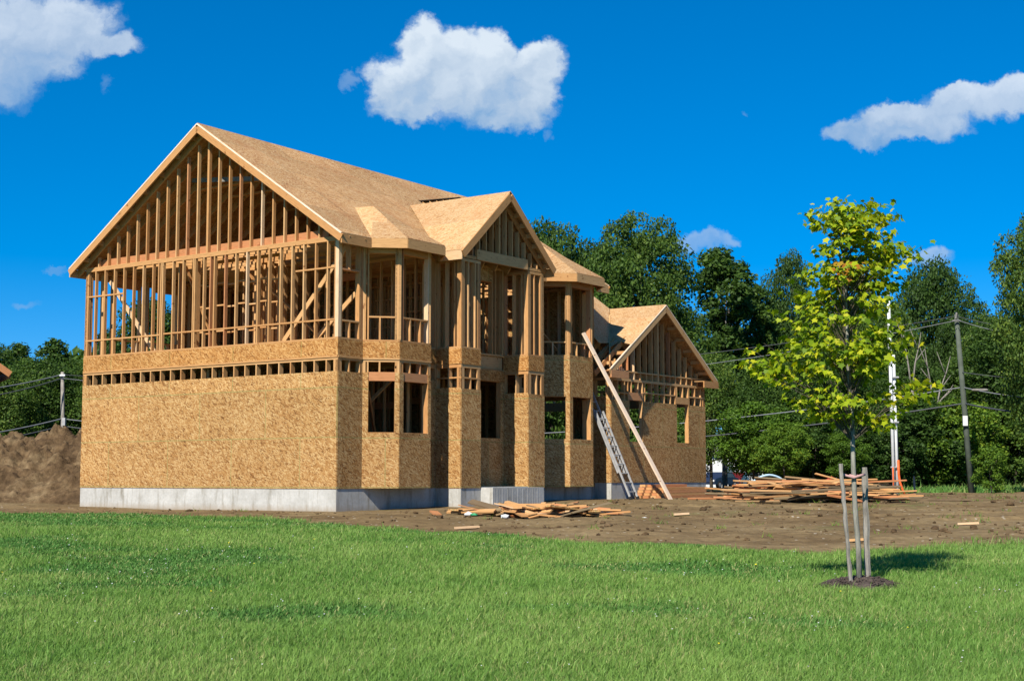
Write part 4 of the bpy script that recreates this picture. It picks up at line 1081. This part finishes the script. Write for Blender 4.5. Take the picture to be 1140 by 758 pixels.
# ------------------------------------------------------------------ POLES AND WIRES
def pole(name,xb,yb,xt,yt,Y,r0,r1,mat,lab,cat,seg=12):
    b=px(xb,yb,Y);t=px(xt,yt,Y);gz=zgf(b[0],Y);root=empty(name,(b[0],Y,gz));tag(root,lab,cat)
    mb=MB();mb.tube([(0,0,-.3),((t[0]-b[0])*.5,0,(t[2]-gz)*.5),(t[0]-b[0],0,t[2]-gz)],[r0,(r0+r1)/2,r1],seg);mb.build('shaft',M[mat],root,smooth=True)
    return root,b,t,gz
PR,pb,pt,pg=pole('utility_pole',1082,548,1064.5,350,62,.135,.095,'pole','tall leaning wooden utility pole at the right with a white tag','utility pole')
def rel(root,p):return (p[0]-root.location[0],p[1]-root.location[1],p[2]-root.location[2])
mb=MB();mb.tube([rel(PR,px(1064,355,61.85)),rel(PR,px(1065,348,61.85))],.04,6);mb.tube([rel(PR,px(1060,357,61.8)),rel(PR,px(1069,357,61.8))],.035,6);mb.build('insulator',M['grey'],PR)
c=rel(PR,px(1074.5,468,61.78));mb=MB();mb.box(c[0]-.10,c[0]+.10,c[1]-.03,c[1]+.02,c[2]-.22,c[2]+.2);mb.build('tag_plate',M['white'],PR)
PL,lb_,lt,lg=pole('utility_pole',70,548,69.5,414,76,.12,.085,'stake','grey utility pole standing behind the dirt mound at the left','utility pole')
mb=MB();mb.tube([rel(PL,px(66.5,418,75.8)),rel(PL,px(72.5,418,75.8))],.06,6);mb.build('insulator',M['white'],PL)
mb=MB();c=rel(PL,px(72,466,75.8));mb.box(c[0]-.12,c[0]+.05,c[1]-.1,c[1]+.1,c[2]-.35,c[2]+.05);mb.build('junction_box',M['alu'],PL)
WP,_,_,_=pole('white_pole',995.5,549,988.5,316,54,.062,.062,'white','taller white metal pole behind the young maple','pole')
WP2,_,_,_=pole('white_pole',999.5,549,994.5,395,54.1,.060,.060,'white','shorter white conduit pole strapped right of the taller one','pole')
for yy in (420,470,520):
    q=rel(WP2,px(997,yy,53.98));mb=MB();mb.tube([(q[0]-.18,q[1],q[2]),(q[0]+.12,q[1],q[2])],.035,6);mb.build('clamp',M['alu'],WP2)
mb=MB();mb.tube([px(x,y,53.7) for x,y in ((1000,512),(1000.5,528),(1002,537),(1004.5,544),(1007.5,550))],.045,8)
tag(mb.build('orange_conduit',M['orange'],smooth=True),'orange flexible conduit curving down beside the white poles','conduit')
mb=MB();mb.tube([px(994.2,520,53.85),px(994.8,547,53.85)],.025,8);tag(mb.build('orange_conduit',M['orange'],smooth=True),'thin straight orange conduit on the front of the white pole','conduit')
b=px(1018.5,549,58);t=px(1017.5,530,58);mb=MB();mb.tube([(b[0],b[1],zgf(b[0],b[1])-.1),t],.04,6);tag(mb.build('marker_post',M['grey']),'short thin grey post in the grass right of the orange conduit','post')
def wire(p,q,sag,rad,mat,lab):
    mb=MB();pts=[]
    for i in range(25):
        f=i/24;pts.append((p[0]+(q[0]-p[0])*f,p[1]+(q[1]-p[1])*f,p[2]+(q[2]-p[2])*f-sag*4*f*(1-f)))
    mb.tube(pts,rad,5,False);tag(mb.build('overhead_wire',M[mat],smooth=True),lab,'overhead wire','overhead wires')
R_=px(1064,352,62);L_=px(69,417,76)
wire(R_,L_,1.3,.015,'wire','highest wire running left from the leaning utility pole')
wire(px(1064,357,61.6),px(69,421,75.7),1.7,.016,'wirelight','second highest wire running left from the leaning utility pole')
wire(px(1064.5,352,62),px(1330,362,52),.5,.015,'wire','highest wire running right from the leaning utility pole')
wire(px(1065,356,61.6),px(1330,372,51.6),.6,.015,'wirelight','second highest wire running right from the leaning utility pole')
wire(px(1071.5,431,62),px(1330,440,52),.4,.024,'wirelight','bright low wire running right from the leaning utility pole')
wire(px(1071.5,431,62),px(69,466,76),1.5,.028,'wirelight','bright low cable running left across the treeline')
wire(px(1073,449,62),px(1330,455,52),.4,.038,'black','thick black cable running right from the leaning utility pole')
wire(px(1073,449,62),px(69,474,76),1.6,.035,'wire','thick dark cable running left across the treeline')
wire(px(1069,414,62),px(1330,417,52),.3,.018,'wire','thin wire at mid height right of the leaning pole')
wire(L_,px(-150,440,66),.35,.03,'wirelight','upper wire running left from the grey utility pole')
wire(px(69,421,75.7),px(-150,450,66),.45,.03,'wire','second wire running left from the grey utility pole')
wire(px(69,466,76),px(-150,494,66),.3,.035,'wirelight','bright lower cable running left from the grey utility pole')
wire(px(69,474,76),px(-150,503,66),.3,.035,'wire','lowest dark cable running left from the grey utility pole')
q=px(1091,434,61.2);mb=MB();mb.tube([(q[0]-.35,q[1],q[2]),(q[0]-.28,q[1],q[2]),(q[0]+.28,q[1],q[2]),(q[0]+.35,q[1],q[2])],[.02,.055,.055,.02],8);tag(mb.build('splice_box',M['grey'],smooth=True),'small grey splice box hanging on the bright low wire at the right','splice box')
# ------------------------------------------------------------------ THINGS BEYOND
# neighbouring roof corner at the left edge
c=px(11.5,413,52);nb=empty('neighbouring_house',(c[0],c[1],zgf(c[0],c[1])),math.radians(27));tag(nb,'neighbouring house at the left picture edge showing only a brown eave corner','house')
ez=c[2]-nb.location[2]
mb=MB();mb.box(-9.2,-.5,.5,8,0,ez-.05);mb.build('wall_sheathing',M['osb'],nb)
mb=MB();mb.prism([(-4.85,-.0,ez+3.3),(.0,-.0,ez),(.0,8.3,ez),(-4.85,8.3,ez+3.3)],(0,0,.03));mb.prism([(-4.85,-.0,ez+3.3),(-9.7,-.0,ez),(-9.7,8.3,ez),(-4.85,8.3,ez+3.3)][::-1],(0,0,.03));mb.build('roof_deck',M['roof'],nb)
mb=MB();mb.bar((.0,-.02,ez-.12),(-4.85,-.02,ez+3.17),.05,.22);mb.bar((-9.7,-.02,ez-.12),(-4.85,-.02,ez+3.17),.05,.22);mb.build('bargeboard',M['red_lumber'],nb)
mb=MB();mb.box(-.03,.02,.02,8.2,ez-.25,ez-.01);mb.build('fascia',M['red_lumber'],nb)
mb=MB();mb.prism([(-.5,.5,ez-.05),(-9.2,.5,ez-.05),(-4.85,.5,ez+2.9)],(0,.02,0));mb.build('gable_sheathing',M['osb'],nb)
# white building
c=px(800,545,150);wb=empty('white_building',(c[0],c[1],zgf(c[0],c[1])),.1);tag(wb,'low white building glimpsed under the trees beside the garage','building')
mb=MB();mb.box(-7,5,0,9,0,3.2);mb.build('wall',M['white'],wb)
mb=MB();mb.prism([(-7.3,-.3,3.2),(5.3,-.3,3.2),(5.3,4.5,5.2),(-7.3,4.5,5.2)],(0,0,.12));mb.prism([(-7.3,9.3,3.2),(5.3,9.3,3.2),(5.3,4.5,5.2),(-7.3,4.5,5.2)][::-1],(0,0,.12));mb.build('roof',M['grey'],wb)
for x in (-5,-2,1,3.4):
    mb=MB();mb.box(x-.5,x+.5,-.03,.0,1.2,2.4);mb.build('window',M['glass'],wb)
# red tarp heap
c=px(925,548,50);mb=MB();r=random.Random(8);pts=[]
for k in range(5):
    for j in range(12):
        an=j*math.pi/6;R_=(.62,.50,.34,.20,.06)[k]*(1+r.uniform(-.16,.16));mb.v.append((R_*math.cos(an)*1.0,R_*math.sin(an)*.8,(0,.22,.42,.56,.64)[k]*(1+r.uniform(-.08,.08))))
for k in range(4):
    for j in range(12):mb.f.append((k*12+j,k*12+(j+1)%12,k*12+12+(j+1)%12,k*12+12+j))
mb.f.append(tuple(48+j for j in range(12)))
o=mb.build('tarp_heap',M['red']);o.location=(c[0],c[1],zgf(c[0],c[1]));tag(o,'small heap under a red tarp behind the large lumber pile','tarp heap')
def car(xp,Y,rz,mat,lab):
    c=px(xp,540,Y);root=empty('parked_car',(c[0],c[1],zgf(c[0],c[1])),rz);tag(root,lab,'car','cars parked before the white building')
    prof=[(-2.2,.35),(-2.25,.75),(-2.0,.92),(-1.6,.95),(-1.0,1.38),(.5,1.42),(1.15,.98),(2.0,.86),(2.25,.6),(2.2,.35)]
    mb=MB();mb.prism([(x,-.85,z) for x,z in prof],(0,1.7,0));mb.build('body',M[mat],root)
    mb=MB();mb.prism([(x,-.86,z) for x,z in ((-1.45,.96),(-.95,1.30),(.42,1.34),(1.0,.98))],(0,1.72,0));mb.build('window',M['glass'],root)
    for x in (-1.4,1.4):
        for y in (-.87,.69):
            mb=MB();mb.tube([(x,y,.33),(x,y+.2,.33)],.33,16);w_=mb.build('wheel',M['rubber'],root)
            mb=MB();mb.tube([(x,y-.01,.33),(x,y+.21,.33)],.19,12);mb.build('rim',M['alu'],w_)
    for y in (-.6,.6):
        mb=MB();mb.box(2.16,2.27,y-.18,y+.18,.6,.76);mb.build('headlight',M['white'],root)
car(800,128,-2.2,'navy','dark blue parked car nearer the garage wall')
car(819,132,-1.9,'maroon','dark red parked car right of the blue car')
# ------------------------------------------------------------------ SKY, SUN, CAMERA
SUN_EL=math.radians(42);sd=(-.410*math.cos(SUN_EL),-.912*math.cos(SUN_EL),math.sin(SUN_EL))
sl=bpy.data.lights.new('sun','SUN');sl.energy=5.0;sl.angle=math.radians(.53);sl.color=(1,.94,.83)
so=bpy.data.objects.new('sun',sl);COL.objects.link(so);so.rotation_euler=Vector(sd).to_track_quat('Z','Y').to_euler()
W_=bpy.data.worlds.new('World');S.world=W_;W_.use_nodes=True;nt=W_.node_tree;nn=nt.nodes;ll=nt.links
bg=nn['Background']
def wn(ty,inp=None,**kw):
    nd=nn.new(ty)
    for k,v in kw.items():setattr(nd,k,v)
    for k,v in (inp or {}).items():
        if isinstance(v,bpy.types.NodeSocket):ll.new(v,nd.inputs[k])
        else:nd.inputs[k].default_value=v
    return nd
def wm(op,a,b=0,clamp=False,c=None):return wn('ShaderNodeMath',{k:v for k,v in ((0,a),(1,b),(2,c)) if v is not None},operation=op,use_clamp=clamp).outputs[0]
tc=wn('ShaderNodeTexCoord').outputs['Generated']
sk=wn('ShaderNodeTexSky',sky_type='NISHITA',sun_disc=False,sun_elevation=SUN_EL,sun_rotation=math.atan2(sd[0],sd[1]),altitude=300,air_density=.9,dust_density=.15,ozone_density=4.0)
sp=wn('ShaderNodeSeparateXYZ',{0:tc})
zz=wm('ADD',wm('MULTIPLY',sp.outputs[2],.98),.075)
cv=wn('ShaderNodeCombineXYZ',{0:sp.outputs[0],1:sp.outputs[1],2:zz});nv_=wn('ShaderNodeVectorMath',{0:cv.outputs[0]},operation='NORMALIZE')
ll.new(nv_.outputs[0],sk.inputs[0])
hs=wn('ShaderNodeHueSaturation',{'Color':sk.outputs[0],'Hue':.501,'Saturation':1.5,'Value':.82})
SKYS=.11
# clouds, laid out by compass direction: u = x/y, v = z/y in the northern half of the sky
yy=wm('MAXIMUM',sp.outputs[1],.02)
u=wm('DIVIDE',sp.outputs[0],yy);v=wm('DIVIDE',sp.outputs[2],yy)
uv0=wn('ShaderNodeCombineXYZ',{0:u,1:v,2:.4}).outputs[0]
wc=wn('ShaderNodeTexNoise',{'Vector':uv0,'Scale':34.0,'Detail':9,'Roughness':.62}).outputs['Color']
ws=wn('ShaderNodeSeparateColor',{0:wc})
u=wm('ADD',u,wm('MULTIPLY',wm('SUBTRACT',ws.outputs[0],.5),.040));v=wm('ADD',v,wm('MULTIPLY',wm('SUBTRACT',ws.outputs[1],.5),.034))
uv=wn('ShaderNodeCombineXYZ',{0:u,1:v,2:.0}).outputs[0]
n1=wn('ShaderNodeTexNoise',{'Vector':uv,'Scale':26.0,'Detail':8,'Roughness':.62}).outputs['Fac']
n2=wn('ShaderNodeTexNoise',{'Vector':wn('ShaderNodeMapping',{'Vector':uv,'Location':(3.1,7.7,0)}).outputs[0],'Scale':9.0,'Detail':5,'Roughness':.5}).outputs['Fac']
front=wm('GREATER_THAN',sp.outputs[1],.05)
def uvp(x,y):
    p=px(x,y,1.0);return p[0],p[2]-EYE
def blob(x,y,rx,ry):
    cu,cv_=uvp(x,y);k=1627
    a=wm('DIVIDE',wm('SUBTRACT',u,cu),rx/k);b=wm('DIVIDE',wm('SUBTRACT',v,cv_),ry/k)
    return wm('SUBTRACT',1.0,wm('ADD',wm('MULTIPLY',a,a),wm('MULTIPLY',b,b)))
def union(l):
    r_=l[0]
    for x in l[1:]:r_=wn('ShaderNodeMath',{0:r_,1:x,2:.35},operation='SMOOTH_MAX').outputs[0]
    return r_
groups=[
 # (blobs, amplitude, softness, base y for shade, height)
 ([(515,92,108,56),(470,55,40,40),(515,50,34,32),(546,56,30,30),(597,74,38,36),(442,98,38,44),(602,108,32,36),(452,124,48,20),(575,126,62,26)],.55,.68,155,125,.97),
 ([(20,30,95,50),(80,30,72,44),(125,48,42,18),(-5,85,60,48),(40,70,70,34)],.75,.75,125,125,.80),
 ([(1020,135,82,26),(1090,112,62,30),(1140,105,50,26),(960,150,50,18),(1065,102,30,17)],.6,.55,172,85,.84),
 ([(780,270,32,11),(808,266,16,9)],1.2,1.0,280,30,.5),
 ([(1040,286,24,15),(1020,292,20,10)],1.0,.8,300,30,.65),
 ([(396,90,10,11),(612,150,9,8),(828,124,9,5),(118,95,10,10),(30,343,18,6),(60,298,16,4)],1.5,1.2,100,100,.38),
]
den=None;shade=None
for (bl,amp,soft,yb,hh,op) in groups:
    d=union([blob(*b) for b in bl])
    d=wm('ADD',d,wm('MULTIPLY',wm('SUBTRACT',n1,.5),amp*2.1))
    d=wm('ADD',d,wm('MULTIPLY',wm('SUBTRACT',n2,.5),amp*.35))
    m=wn('ShaderNodeMapRange',{0:d,1:0.0,2:soft,3:0.0,4:op},interpolation_type='SMOOTHSTEP').outputs[0]
    den=m if den is None else wm('MAXIMUM',den,m)
    vb=uvp(570,yb)[1]
    s_=wm('MULTIPLY',wm('DIVIDE',wm('SUBTRACT',v,vb),hh/1627),m,clamp=True)
    shade=s_ if shade is None else wm('MAXIMUM',shade,s_)
den=wm('MULTIPLY',den,front)
nb3=wn('ShaderNodeTexNoise',{'Vector':wn('ShaderNodeMapping',{'Vector':uv,'Location':(1.3,.4,0),'Scale':(1,1.6,1)}).outputs[0],'Scale':17.0,'Detail':6,'Roughness':.55}).outputs['Fac']
def nz(off):
    return wn('ShaderNodeTexNoise',{'Vector':wn('ShaderNodeMapping',{'Vector':uv,'Location':off}).outputs[0],'Scale':30.0,'Detail':6,'Roughness':.5}).outputs['Fac']
rel_=wm('SUBTRACT',nz((0,0,0)),nz((.006,-.008,0)))
lum=wm('ADD',wm('ADD',wm('MULTIPLY',shade,.68),wm('MULTIPLY',nb3,.50)),wm('MULTIPLY',rel_,.8),clamp=True)  # sunward relief and greyer undersides painted into the cloud brightness
cr=wn('ShaderNodeValToRGB',{0:lum});e=cr.color_ramp.elements
e[0].position=.22;e[0].color=(.14,.26,.43,1);e[1].position=.88;e[1].color=(.46,.52,.58,1)
q=e.new(.52);q.color=(.30,.38,.48,1)
skyc=wn('ShaderNodeVectorMath',{0:hs.outputs[0],'Scale':SKYS},operation='SCALE').outputs[0]
mx=wn('ShaderNodeMix',{0:den,6:skyc,7:cr.outputs[0]},data_type='RGBA')
sc_=wn('ShaderNodeVectorMath',{0:mx.outputs[2],'Scale':1/SKYS},operation='SCALE')
ll.new(sc_.outputs[0],bg.inputs['Color']);bg.inputs['Strength'].default_value=SKYS
cam=bpy.data.cameras.new('camera');co=bpy.data.objects.new('camera',cam);COL.objects.link(co)
co.location=(0,0,EYE);co.rotation_euler=(math.pi/2+PITCH,0,0)
cam.sensor_width=36;cam.lens=36*1620/1140;cam.clip_end=3000;cam.clip_start=.1
S.camera=co
S.render.resolution_x=1024;S.render.resolution_y=680
S.view_settings.view_transform='Standard';S.view_settings.look='None';S.view_settings.exposure=.70;S.view_settings.gamma=1
S.render.engine='CYCLES'
